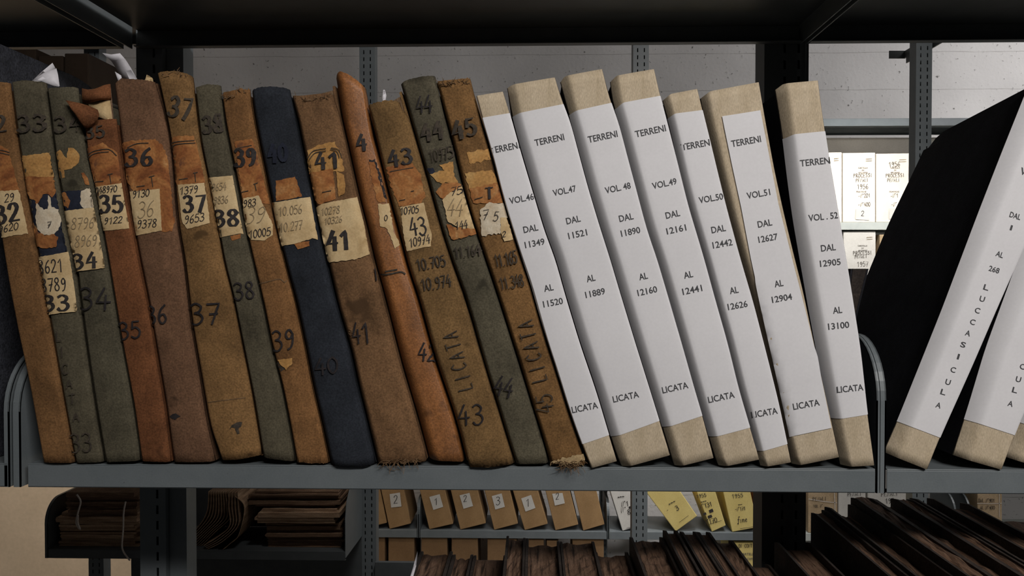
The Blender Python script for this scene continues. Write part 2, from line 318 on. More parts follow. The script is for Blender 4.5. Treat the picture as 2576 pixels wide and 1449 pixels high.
# ---------------------------------------------------------------- racks
def shelf(parent, x0, x1, yf, yb, ztop, lip, m, plates=None, name='shelf', z_under=None):
    """a pressed steel shelf: deck, folded lips; plates -> sub-part end plates"""
    mb = MB(); t = 0.0016
    mb.box((x0, yf, ztop-t), (x1, yb, ztop))
    mb.box((x0, yf, ztop-lip), (x1, yf+0.0018, ztop-t)); mb.box((x0, yb-0.0018, ztop-lip), (x1, yb, ztop-t))
    mb.box((x0, yf, ztop-lip), (x1, yf+0.014, ztop-lip+t)); mb.box((x0, yb-0.014, ztop-lip), (x1, yb, ztop-lip+t))
    s = mb.build(name, m, parent); bevel(s, 0.0006, 2)
    if plates:
        for px, side in plates: end_plate(s, px, side, yf, yb, ztop, lip, m)
    return s
def end_plate(parent, x, side, yf, yb, ztop, lip, m, h=0.15, rad=0.07, rim=0.0095):
    z0 = ztop - lip; z1 = ztop + h
    prof = [(yf, z0)] + [(yf + rad*(1-math.cos(a)), z1 - rad*1.0*(1-math.sin(a))) for a in [i*math.pi/2/10 for i in range(11)]] + [(yb, z1)]
    mb = MB(); t = 0.0016
    mb.prism([(x, y, z) for y, z in prof + [(yb, z0)]], (t*side, 0, 0))
    # folded rim along the front and top, turned inwards
    w = rim*side
    for i in range(len(prof)-1):
        (ya, za), (yb_, zb) = prof[i], prof[i+1]
        d = math.hypot(yb_-ya, zb-za) or 1; ny, nz = (zb-za)/d*t, -(yb_-ya)/d*t
        mb.prism([(x, ya, za), (x, yb_, zb), (x, yb_+ny, zb+nz), (x, ya+ny, za+nz)], (w, 0, 0))
    o = mb.build('end_plate', m, parent); return o
def post(parent, x0, x1, y0, y1, z0, z1, slots, m, zs=None, pitch=0.0235, sw=0.0036, sh=0.013):
    """perforated steel upright: front web with slot openings, sides and back"""
    mb = MB(); zs = zs or (z0, z1)
    cuts = [x0]
    for c in slots: cuts += [c - sw/2, c + sw/2]
    cuts.append(x1)
    t = 0.002
    for i in range(0, len(cuts)-1, 2): mb.box((cuts[i], y0, z0), (cuts[i+1], y0+t, z1))
    for c in slots:
        z = zs[0]; last = z0
        while z + sh < zs[1]:
            mb.box((c-sw/2, y0, last), (c+sw/2, y0+t, z)); last = z + sh; z += pitch
        mb.box((c-sw/2, y0, last), (c+sw/2, y0+t, z1))
    mb.box((x0, y0+t, z0), (x0+t, y1, z1)); mb.box((x1-t, y0+t, z0), (x1, y1, z1)); mb.box((x0, y1, z0), (x1, y1+t, z1))
    return mb.build('post', m, parent)
YF, YB = 0.90, 1.166
XL, XR = at(70, 1195, YF).x, at(2202, 1195, YF).x
BAY = XR - XL + 0.0225
ZT = at(1135, 1173, YF).z; LIP = ZT - at(1135, 1233, YF).z
ZU = at(1200, 115, YB).z + 0.027            # top face of the shelf above
rack = thing('shelving_rack', 'dark grey metal shelving rack in front holding the row of ledgers and white volumes', 'shelving rack', ((XL+XR)/2, YB, FLOOR))
ZL = ZT - 0.59                              # the shelf under this one
GAPL, GAPR = at(70, 1195, YF).x - at(20, 1195, YF).x, 0.0128
for a, b in ((XL - GAPL - (XR-XL), XL - GAPL), (XL, XR), (XR + GAPR, XR + GAPR + (XR-XL))):
    for zz, lp, hh in ((ZT, LIP, .147 if b > XL else .13), (ZU, .028, .12), (ZL, LIP, .12)):
        s = shelf(rack, a, b, YF, YB, zz, lp, 'dark_and_shaded_grey' if zz == ZU else 'grey_paint')  # upper shelf's unlit underside is painted in by a darker grey
        if zz == ZL: continue
        if a > XR: end_plate(s, at(2228, 1195, YF).x, -1, YF, YB, zz, lp, 'grey_paint', hh, rim=.0062)
        elif a == XL:
            end_plate(s, at(52, 1195, YF).x, -1, YF, YB, zz, lp, 'grey_paint', .13 if zz == ZT else hh, rim=.0085)
            end_plate(s, at(2204, 1195, YF).x, 1, YF, YB, zz, lp, 'grey_paint', hh, rim=.0036)
        else: end_plate(s, at(24, 1195, YF).x, -1, YF, YB, zz, lp, 'grey_paint', hh, rim=.006)
yp = YB + 0.006
px = lambda x, Y=yp: at(x, 690, Y).x
post(rack, px(347), px(412), yp, yp+0.045, FLOOR, 2.75, [px(391)], 'grey_paint', (0.9, 2.3))
post(rack, px(413), px(456), yp+0.012, yp+0.045, FLOOR, 2.75, [], 'grey_paint')
post(rack, px(1920), px(2031), yp, yp+0.045, FLOOR, 2.75, [px(1971), px(2006)], 'dark_and_shaded_grey', (0.9, 2.3))
# second rack, across the aisle
Y2F, Y2B = 2.42, 2.66
rack2 = thing('shelving_rack', 'grey metal shelving rack across the aisle with paper bundles on its low shelf', 'shelving rack', (at(925, 690, 2.7).x, 2.7, FLOOR))
p2 = [235, 925, 1611, 2320]
for p in p2:
    c = at(p, 690, Y2B+0.006).x; hw = 0.026
    post(rack2, c-hw, c+hw, Y2B+0.006, Y2B+0.05, FLOOR, 3.1, [c-0.011, c+0.011], 'grey_paint', (0.4, 3.0))
z2 = at(500, 1385, Y2F).z
a, b = at(121, 1390, Y2F).x, at(868, 1390, Y2F).x
shelf(rack2, a, b, Y2F, Y2B, z2, 0.028, 'dark_and_shaded_grey', [(a-0.0005, -1)])
mb = MB(); prof = [(868,1404),(869,1290),(874,1270),(892,1238)]
pf = [at(x, y, Y2F + 0.26*max(0, (x-869))/46) for x, y in prof]
zt = pf[-1].z + 0.03
xp = pf[0].x
plate = [(xp, Y2F, pf[0].z), (xp, Y2F, z2+0.10), (xp, Y2F+0.02, z2+0.15), (xp, Y2F+0.08, z2+0.19), (xp, Y2B, z2+0.19), (xp, Y2B, z2-0.028)]
mb.prism(plate, (0.002, 0, 0)); mb.build('end_plate', 'grey_paint', rack2)
# the upper shelf of the left bay and lower shelves
zu2 = CAMZ + 0.80
shelf(rack2, a, b, Y2F, Y2B, zu2, 0.028, 'dark_and_shaded_grey')
xm0, xm1 = at(945, 1412, Y2B).x, at(1590, 1412, Y2B).x
mb = MB(); mb.box((xm0, Y2B-.012, at(1000, 1412, Y2B).z-.075), (xm1, Y2B+.004, at(1000, 1412, Y2B).z)); o = mb.build('cross_rail', 'dark_and_shaded_grey', rack2); bevel(o, .0008, 2)
mb = MB(); mb.box((a+0.14, Y2B-0.004, FLOOR+0.05), (b, Y2B, z2-0.0285)); mb.build('back_panel', 'dark_and_shaded_grey', rack2)
mb = MB(); mb.box((a, Y2B-0.004, z2+0.001), (b, Y2B, z2+0.36)); mb.build('back_panel', 'dark_and_shaded_grey', rack2)
# stay bars by the upright on the right
for (x0, y0, Ya), (x1, y1, Yb), wdt in (((2236,138,2.95), (2277,138,2.95), 0.028), ((2277,138,2.95), (2322,112,2.72), 0.026), ((2282,150,2.9), (2370,98,2.62), 0.026)):
    A, B = at(x0, y0, Ya), at(x1, y1, Yb)
    mb = MB(); up = Vector((0, 0, wdt/2)); n = (B-A).cross(Vector((0, 0, 1))).normalized()*0.004
    mb.prism([A-up, B-up, B+up, A+up], n); o = mb.build('stay_bar', 'dark_and_shaded_grey', rack2)
# third rack against the back wall
Y3F, Y3B = 3.90, 4.16
rack3 = thing('shelving_rack', 'pale grey shelving rack against the back wall filled with archive boxes', 'shelving rack', (at(1530, 690, 4.1).x, 4.1, FLOOR))
b3 = 480/FPX*Y3F
xe = at(1530, 1340, Y3F).x
Z3 = [at(1300, 1336, Y3F).z]
zfold = at(2180, 559, Y3F).z
STEP3 = (zfold - Z3[0])/4
for k in range(-2, 4):
    a = xe + (k-1)*b3 + 0.008; b = xe + k*b3 - 0.008
    for j in ((0, -1) if k < 2 else (0, -1, 1, 2, 3, 4)):
        zz = Z3[0] + j*STEP3
        pl = [(a-0.001, -1), (b+0.001, 1)] if j <= 0 and k < 2 else []
        shelf(rack3, a, b, Y3F, Y3B, zz, 0.037, 'pale_grey_paint' if k >= 2 else 'grey_paint', pl)
a, b = at(2035, 300, Y3F).x, at(2700, 300, Y3F).x
ztop3 = at(2180, 298, Y3F).z
shelf(rack3, a, b, Y3F, Y3B, ztop3, at(2180, 298, Y3F).z - at(2180, 317, Y3F).z, 'grey_paint')
mb = MB(); mb.box((a, Y3B-0.004, zfold+0.001), (b, Y3B, ztop3-0.05)); mb.build('back_panel', 'white_card', rack3)
for k in (-2, -1, 0, 2):
    c = xe + k*b3
    post(rack3, c-0.02, c+0.02, Y3B+0.004, Y3B+0.04, FLOOR, Z3[0]+0.3 if k < 1 else 2.5, [c-0.009, c+0.009], 'grey_paint', (0.3, 1.0))
# ================================================================ books in the front row
def resample(pl, n):
    P = [Vector(p) for p in pl]; d = [0]
    for i in range(1, len(P)): d.append(d[-1] + (P[i]-P[i-1]).length)
    out = []
    for k in range(n):
        s = d[-1]*k/(n-1); i = 1
        while i < len(P)-1 and d[i] < s: i += 1
        f = (s-d[i-1])/((d[i]-d[i-1]) or 1); out.append(P[i-1].lerp(P[i], max(0, min(1, f))))
    for _ in range(2):
        out = [out[0]] + [(out[i-1] + out[i]*2 + out[i+1])/4 for i in range(1, n-1)] + [out[-1]]
    return out
def sstep(a, b, x):
    t = max(0, min(1, (x-a)/(b-a))); return t*t*(3-2*t)
class Geo:
    M = 44; U = 31; ulim = .03
    def __init__(s, L, R, Y=0.895, cl=0.16, cr=0.14, d=0.007, rnd=True, bulge=0.002, top=None, bot=None, rag=(0, 0), gap=0.0009, wob=0.0, seed=1, zmin=None, dr=None):
        s.dr = d if dr is None else dr
        s.Y, s.cl, s.cr, s.d, s.rnd, s.bulge = Y, cl, cr, d, rnd, bulge
        s.Lw = resample([at(x, y, Y) for x, y in L], s.M); s.Rw = resample([at(x, y, Y) for x, y in R], s.M)
        zmin = ZT + 0.0004 if zmin is None else zmin
        for i in range(s.M):
            e = (s.Rw[i]-s.Lw[i]).normalized()*gap; s.Lw[i] += e; s.Rw[i] -= e
        zl = min(s.Lw[0].z, s.Rw[0].z)
        if zl < zmin:
            for i in range(s.M):
                k = (1 - i/(s.M-1))
                s.Lw[i].z += (zmin-zl)*k; s.Rw[i].z += (zmin-zl)*k
        s.top = [at(x, y, Y) for x, y in top] if top else None
        s.bot = [at(x, y, Y) for x, y in bot] if bot else None
        s.rag, s.wob, s.seed, s.zmin = rag, wob, seed, zmin
    def row(s, t):
        f = max(0, min(1, t))*(s.M-1); i = min(int(f), s.M-2); q = f - i
        return s.Lw[i].lerp(s.Lw[i+1], q), s.Rw[i].lerp(s.Rw[i+1], q)
    def prof(s, u):
        u = max(0, min(1, u)); y = s.bulge*(2*u-1)**2
        for c, w, dd in ((s.cl, u, s.d), (s.cr, 1-u, s.dr)):
            if c > 0 and w < c:
                q = (c-w)/c
                y = max(y, dd*(0.75*q*q + 0.25*q**5) if s.rnd else dd*q**1.45)
        return y
    def edge_z(s, pl, x):
        if x <= pl[0].x: return pl[0].z
        for a, b in zip(pl, pl[1:]):
            if a.x <= x <= b.x: return a.z + (b.z-a.z)*(x-a.x)/((b.x-a.x) or 1)
        return pl[-1].z
    def point(s, t, u):
        a, b = s.row(t); p = a.lerp(b, u); p = Vector((p.x, s.Y + s.prof(u), p.z))
        if s.top and t > 0.9:
            a, b = s.row(1); q = a.lerp(b, u); p.z += (s.edge_z(s.top, q.x) - q.z)*sstep(.9, 1, t)
        if s.bot and t < 0.1:
            a, b = s.row(0); q = a.lerp(b, u); p.z += (s.edge_z(s.bot, q.x) - q.z)*sstep(.1, 0, t)
        if s.wob:
            n = noise.noise(Vector((t*9, u*3, s.seed*7.3)))
            p.y += s.wob*n*0.8*(0.2+0.8*min(1, u*4, (1-u)*4))
        return p
    def tu(s, P):
        t = (P.z - s.Lw[0].z)/((s.Lw[-1].z - s.Lw[0].z) or 1); u = .5
        for _ in range(5):
            a, b = s.row(t); e = b - a; u = (P-a).dot(e)/e.length_squared
            up = (s.Lw[-1] - s.Lw[0]); r = (P - a.lerp(b, u)).dot(up)/up.length_squared
            t += r
        return t, u
    def normal(s, t, u):
        e = .004; a = s.point(t, min(1, u+e)) - s.point(t, max(0, u-e)); b = s.point(min(1, t+e), u) - s.point(max(0, t-e), u)
        n = a.cross(b)
        if n.length < 1e-12: return Vector((0, -1, 0))
        n.normalize()
        return n if n.y < 0 else -n
    def on(s, t, u, off):
        t = max(.001, min(.999, t)); u = max(.006, min(.994, u))
        return s.point(t, u) + s.normal(t, u)*off
    def tu_px(s, px_, py_):
        Y = s.Y
        for _ in range(3):
            P = at(px_, py_, Y); t, u = s.tu(P)
            Y = s.point(max(0, min(1, t)), max(0, min(1, u))).y
        return s.tu(at(px_, py_, Y))
    def surf(s, px_, py_, off):
        t, u = s.tu_px(px_, py_); return s.on(t, max(s.ulim, min(1-s.ulim, u)), off)
    def band(s, name, m, parent, top, bot, off):
        us = sorted({.006, s.cl, 1-s.cr, .994, 1-s.cr*.5} | {s.cl*q/8 for q in range(1, 8)} | {s.cl + (1-s.cr-s.cl)*q/8 for q in range(1, 8)})
        def tline(pl):
            r = [s.tu_px(x, y) for x, y in pl]; out = []
            for u in us:
                if u <= r[0][1]: out.append(r[0][0]); continue
                for (t0, u0), (t1, u1) in zip(r, r[1:]):
                    if u0 <= u <= u1: out.append(t0 + (t1-t0)*(u-u0)/((u1-u0) or 1)); break
                else: out.append(r[-1][0])
            return out
        T, B = tline(top), tline(bot); n = 40; k = len(us); V, F = [], []
        for j in range(n+1):
            for i, u in enumerate(us): V.append(s.on(T[i] + (B[i]-T[i])*j/n, u, off))
        for j in range(n):
            for i in range(k-1): q = j*k+i; F.append((q, q+1, q+k+1, q+k))
        return obj(name, V, F, m, parent, True)
    def spine(s, parent, m, name='spine'):
        M, U = s.M, s.U; V, F = [], []; rnd = random.Random(s.seed)
        us = [0.5 - 0.5*math.cos(math.pi*i/(U-1)) if i not in (0, U-1) else (0 if i == 0 else 1) for i in range(U)]
        us = [0.55*a + 0.45*i/(U-1) for i, a in enumerate(us)]
        for c in (s.cl, 1 - s.cr):
            k = min(range(1, U-1), key=lambda i: abs(us[i]-c)); us[k] = c
        for j in range(M):
            t = j/(M-1)
            for u in us:
                p = s.point(t, u)
                if j == M-1 and s.rag[0]: p.z += rnd.uniform(-1, 1)*s.rag[0]
                if j == 0 and s.rag[1]: p.z = max(s.zmin, p.z + rnd.uniform(-1, .6)*s.rag[1])
                if s.bot and j < 6: p.z = max(p.z, s.zmin)
                V.append(p)
        for j in range(M-1):
            for i in range(U-1): F.append((j*U+i, j*U+i+1, (j+1)*U+i+1, (j+1)*U+i))
            F.append((j*U+U-1, j*U, (j+1)*U, (j+1)*U+U-1))
        F.append(tuple(range(U-1, -1, -1))); F.append(tuple(range((M-1)*U, M*U)))
        o = obj(name, V, F, m, parent)
        for p in o.data.polygons: p.use_smooth = len(p.vertices) == 4
        return o
    def board(s, parent, side, m, depth, th=0.0028, name=None, t0=0.0, t1=1.0):
        V, F = [], []; n = 14; ys = s.Y + (s.d if side < 0 else max(s.dr, .002)) + 0.0002; depth += s.Y + s.d + .0002 - ys
        for j in range(n):
            t = t0 + (t1-t0)*j/(n-1); a, b = s.row(t); e = (b-a).normalized()
            p, q = (a, a + e*th) if side < 0 else (b - e*th, b)
            for w in (p, q):
                z = max(w.z, s.zmin)
                V += [(w.x, ys, z), (w.x, ys + depth, z)]
        for j in range(n-1):
            b = j*4
            for x, y in ((0, 1), (1, 3), (3, 2), (2, 0)): F.append((b+x, b+y, b+4+y, b+4+x))
        F += [(0, 1, 3, 2), tuple((n-1)*4 + k for k in (0, 2, 3, 1))]
        return obj(name or ('front_cover' if side > 0 else 'back_cover'), V, F, m, parent)
    def pages(s, parent, m, depth, th=0.003, t0=0.012, t1=0.982):
        V, F = [], []; n = 14; ys = s.Y + s.d + 0.0004
        for j in range(n):
            t = t0 + (t1-t0)*j/(n-1); a, b = s.row(t); e = (b-a).normalized()*(th+0.0002)
            for w in (a + e, b - e):
                z = max(w.z, s.zmin); V += [(w.x, ys, z), (w.x, ys+depth-0.006, z)]
        for j in range(n-1):
            b = j*4
            for x, y in ((0, 1), (1, 3), (3, 2), (2, 0)): F.append((b+x, b+y, b+4+y, b+4+x))
        F += [(0, 1, 3, 2), tuple((n-1)*4 + k for k in (0, 2, 3, 1))]
        return obj('page_block', V, F, m, parent)
    def lay(s, name, vf, m, parent, off, label=None, smooth=True):
        v, f = vf
        return obj(name, [s.surf(x, y, off) for x, y in v], f, m, parent, smooth, label)
def base_of(g): return ((g.Lw[0].x + g.Rw[0].x)/2, g.Y + 0.1, ZT)
OLD = []
def old(num, L, R, c, label, **k):
    OLD.append(dict(num=num, L=L, R=R, c=c, label=label, **k))
e32 = [(184,1165),(150,982),(120,811),(93,655),(64,506),(41,370),(19,210)]
e33 = [(258,1163),(231,1008),(205,828),(182,640),(174,630),(141,448),(127,347),(110,204)]
e34 = [(349,1160),(329,1016),(295,837),(267,662),(232,467),(214,400),(190,219)]
e35 = [(428,1163),(411,1025),(389,897),(368,768),(341,640),(309,459),(296,355),(278,208)]
e36 = [(538,1162),(516,1070),(496,940),(474,812),(456,650),(440,564),(429,409),(420,332),(394,227),(384,190)]
e37 = [(656,1150),(632,1000),(608,880),(580,740),(558,660),(547,591),(518,443),(500,361),(485,250),(480,215)]
e38 = [(740,1162),(722,1060),(704,968),(680,880),(656,760),(632,660),(615,584),(587,433),(561,311),(552,230)]
e39 = [(826,1166),(804,1060),(784,980),(762,864),(740,760),(711,655),(687,555),(666,447),(648,361),(630,268),(626,224)]
e40 = [(944,1168),(918,1060),(896,972),(876,876),(844,772),(818,660),(798,573),(780,483),(759,390),(739,286),(726,225)]
e41 = [(1074,1158),(1058,1096),(1034,1012),(1006,920),(978,808),(950,700),(937,660),(919,573),(897,490),(869,361),(851,286),(836,195)]
e42 = [(1170,1162),(1146,1064),(1122,992),(1094,912),(1074,840),(1050,752),(1022,670),(1005,601),(976,494),(951,393),(930,321),(915,262)]
e43 = [(1296,1168),(1274,1100),(1250,1020),(1218,920),(1190,820),(1170,752),(1134,655),(1105,565),(1070,436),(1044,347),(1023,275),(1004,210)]
e44 = [(1382,1166),(1370,1120),(1338,1020),(1310,928),(1282,840),(1250,740),(1223,660),(1199,590),(1166,483),(1138,361),(1113,271),(1095,207)]
e45 = [(1476,1168),(1454,1100),(1430,1032),(1398,928),(1374,856),(1350,772),(1334,712),(1311,650),(1296,601),(1281,555),(1260,483),(1235,382),(1213,311),(1199,257),(1184,200)]
G_ = (.09,.077,.05)
old('32', [(100,1163),(64,961),(38,845),(12,710),(-20,505),(-42,365),(-58,210)], e32, (.17,.095,.045), 'reddish tan cloth ledger leaning at the far left end of the row, numbered 32', top=[(-58,208),(19,206)])
old('33', e32, e33, G_, 'grey green ledger with LICATA written down its spine, numbered 33', top=[(20,208),(60,202),(110,206)])
old('34', e33, e34, (.087,.076,.05), 'grey green cloth ledger with peeled paper scraps and a long cream label, numbered 34', top=[(112,222),(150,220),(192,218)])
old('35', [(350,1160),(330,1016),(296,837),(268,662),(233,467),(215,400),(204,303)], e35[:-1] + [(289,298)], (.155,.066,.032), 'reddish brown ledger with its spine head torn open, numbered 35', top=[(204,302),(245,305),(289,297)], d=.006)
old('36', e35, e36, (.135,.078,.052), 'thick dull brown ledger with a white paper strip sticking out of its top, numbered 36', top=[(280,214),(305,197),(345,199),(384,203)], d=.009)
old('37', [(548,1160),(520,1080),(496,940),(474,812),(456,650),(440,564),(429,409),(420,332),(400,240),(386,185)], e37, (.19,.115,.054), 'wide ochre tan ledger with a frayed bulging head, numbered 37', top=[(386,184),(405,180),(440,178),(470,184),(486,196)], d=.010, bulge=.004, bot=[(520,1100),(534,1140),(560,1159),(600,1156),(656,1146)])
old('38', e37[:-2] + [(488,250),(484,218)], e38, G_, 'narrow grey green ledger with a cream label reading 38', top=[(480,222),(520,212),(566,213)])
old('39', e38, e39, (.195,.105,.048), 'scuffed light brown ledger with frayed ends and a split across the spine, numbered 39', top=[(552,238),(580,234),(600,226),(628,222)], rag=(.0025,.001), wob=.0015)
old('40', e39, e40, (.022,.0255,.033), 'dark navy blue cloth ledger with a cream label, numbered 40', top=[(628,228),(650,219),(690,217),(728,222)], bot=[(826,1163),(862,1180),(905,1177),(946,1167)], d=.009)
old('41', [(x+1.5, y) for x, y in e40], e41, (.155,.092,.052), 'worn brown ledger with loose fibres along its edges and a big cream 41 label', top=[(726,240),(760,246),(790,240),(845,232)], rag=(.002,.002), wob=.002, d=.010)
old('42', e41, e42, (.255,.112,.042), 'smooth orange brown leather ledger with a pointed torn head, numbered 42', top=[(836,192),(842,182),(856,178),(874,186),(896,200),(912,214)], rough=.5, spec=.5, d=.016, cl=.38, cr=.1)
old('43', [(x + (1.5 if y > 330 else 6), y) for x, y in e42], e43, (.165,.105,.05), 'olive brown ledger with LICATA written up its spine and a label reading 43', top=[(915,266),(950,256),(985,252),(1014,256)], rag=(.001,.0004), bot=[(1170,1150),(1184,1176),(1240,1175),(1296,1167)])
old('44', e43, e44, (.092,.08,.053), 'grey green ledger marked 44 three times with a torn label', top=[(1003,210),(1030,199),(1060,192),(1090,189)])
old('45', e44, e45, (.18,.105,.047), 'brown ledger beside the white volumes with frayed straw coloured foot, numbered 45', top=[(1094,206),(1130,206),(1150,203),(1182,194)], rag=(.0025,.0022), wob=.0012)
RUST, TAN, CREAM, TORN = 'rust_label', 'tan_label', 'cream_label', 'torn_paper'
# label patches per ledger: (part name, material, px outline, ragged edge px)
PATCH = {
'32': [('spine_label', RUST, [(-55,372),(2,366),(24,378),(28,400),(50,482),(-40,484)], 1.5), ('number_label', CREAM, [(-38,484),(48,478),(72,588),(40,592),(20,596),(-18,602)], 1.2)],
'33': [('paper_scrap', 'navy_patch', [(62,468),(146,476),(160,560),(176,636),(92,646),(78,600)], 1), ('spine_label', TAN, [(58,392),(129,384),(134,409),(143,446),(62,452),(52,409)], 1.5),
       ('spine_label', RUST, [(60,444),(143,446),(145,475),(139,486),(131,498),(124,488),(110,490),(100,505),(93,521),(92,505),(77,500),(66,470)], 1.5), ('torn_paper', TORN, [(92,544),(94,512),(103,520),(112,528),(122,526),(124,490),(130,498),(132,520),(148,527),(154,556),(149,580),(135,592),(110,590),(96,575)], 2),
       ('spine_label', RUST, [(77,562),(88,560),(98,582),(115,592),(138,590),(148,596),(143,622),(116,624),(89,620),(81,591)], 1.8), ('number_label', CREAM, [(91,648),(172,634),(197,784),(155,787),(118,793)], .6)],
'34': [('paper_scrap', TAN, [(139,385),(152,376),(160,388),(168,398),(172,373),(186,372),(201,390),(199,410),(181,423),(162,428),(164,446),(152,448),(147,436),(141,412)], 1.2), ('paper_scrap', RUST, [(205,436),(212,434),(222,450),(228,467),(216,464)], 1),
       ('paper_scrap', 'navy_patch', [(152,482),(214,478),(240,524),(168,530)], 1), ('paper_scrap', RUST, [(151,486),(165,482),(178,505),(174,524),(160,512)], 1.5), ('torn_paper', TORN, [(206,480),(220,475),(230,474),(242,523),(214,525),(204,516)], 1.5),
       ('number_label', CREAM, [(161,531),(240,522),(266,674),(228,679),(191,683)], .6)],
'35': [('spine_label', RUST, [(218,374),(236,368),(247,364),(259,357),(272,368),(295,384),(309,460),(236,472)], 1.2), ('number_label', CREAM, [(235,471),(307,461),(328,566),(325,575),(257,581)], .6)],
'36': [('spine_label', RUST, [(301,367),(321,355),(390,350),(410,366),(421,394),(435,486),(442,560),(433,581),(410,583),(344,580),(340,486),(316,450)], 1.8), ('number_label', CREAM, [(328,482),(402,475),(408,580),(342,593)], .6)],
'37': [('spine_label', RUST, [(428,365),(438,343),(486,341),(496,365),(516,460),(447,466),(437,447)], 1.2), ('number_label', CREAM, [(448,465),(514,460),(526,537),(528,562),(472,576),(459,558)], .8)],
'38': [('paper_scrap', RUST, [(580,594),(606,588),(606,600),(584,605)], 1), ('number_label', CREAM, [(522,447),(586,442),(614,589),(605,587),(554,597),(536,537)], .6)],
'39': [('spine_label', RUST, [(590,356),(634,349),(650,408),(676,490),(684,517),(612,502)], 1.5), ('number_label', CREAM, [(613,499),(651,492),(686,566),(686,591),(666,605),(633,603),(613,573)], .8)],
'40': [('spine_label', RUST, [(694,455),(743,444),(760,494),(695,506)], 1.2), ('spine_label', RUST, [(738,612),(779,606),(779,618),(750,627)], 1), ('number_label', CREAM, [(684,510),(779,496),(798,603),(786,600),(741,614),(707,619)], .8)],
'41': [('spine_label', TAN, [(774,380),(802,364),(841,357),(857,383),(866,430),(776,440)], 1.8), ('spine_label', RUST, [(774,436),(838,424),(846,500),(806,514),(788,501)], 1.5), ('paper_scrap', TAN, [(846,430),(866,440),(870,470),(868,486),(852,496)], 1), ('number_label', CREAM, [(797,522),(810,514),(900,495),(928,641),(897,652),(831,660),(817,637)], 1)],
'42': [('paper_scrap', RUST, [(928,408),(944,406),(962,480),(974,510),(952,508),(940,470)], 2), ('torn_paper', CREAM, [(951,513),(979,512),(982,533),(991,583),(1006,617),(994,626),(984,596),(973,573),(958,569)], 1.5)],
'43': [('spine_label', RUST, [(972,420),(1037,411),(1059,440),(1070,494),(1059,512),(1005,519),(984,470)], 2), ('number_label', CREAM, [(1007,521),(1066,510),(1086,591),(1084,619),(1025,632),(1016,591)], .8)],
'44': [('paper_scrap', 'navy_patch', [(1074,424),(1090,422),(1100,440),(1080,436)], 1), ('spine_label', TAN, [(1083,440),(1105,429),(1118,430),(1105,414),(1141,407),(1140,433),(1152,461),(1105,460)], 2), ('spine_label', RUST, [(1097,483),(1113,461),(1152,459),(1162,468),(1123,506),(1104,494)], 1.5),
       ('number_label', CREAM, [(1114,504),(1128,488),(1162,469),(1188,555),(1192,576),(1163,578),(1127,558)], 1.2), ('paper_scrap', RUST, [(1125,562),(1145,572),(1192,577),(1195,589),(1141,605),(1131,591)], 1.8)],
'45': [('spine_label', TAN, [(1174,384),(1228,374),(1234,400),(1182,414)], 3), ('spine_label', TAN, [(1170,436),(1236,428),(1252,462),(1180,476)], 2), ('spine_label', RUST, [(1180,474),(1252,460),(1263,483),(1268,512),(1230,514),(1192,510)], 2),
       ('torn_paper', TORN, [(1208,528),(1231,508),(1268,513),(1273,547),(1262,556),(1258,587),(1213,594)], 2.5), ('paper_scrap', CREAM, [(1258,548),(1272,548),(1288,603),(1268,608),(1260,587)], 1.2)],
}
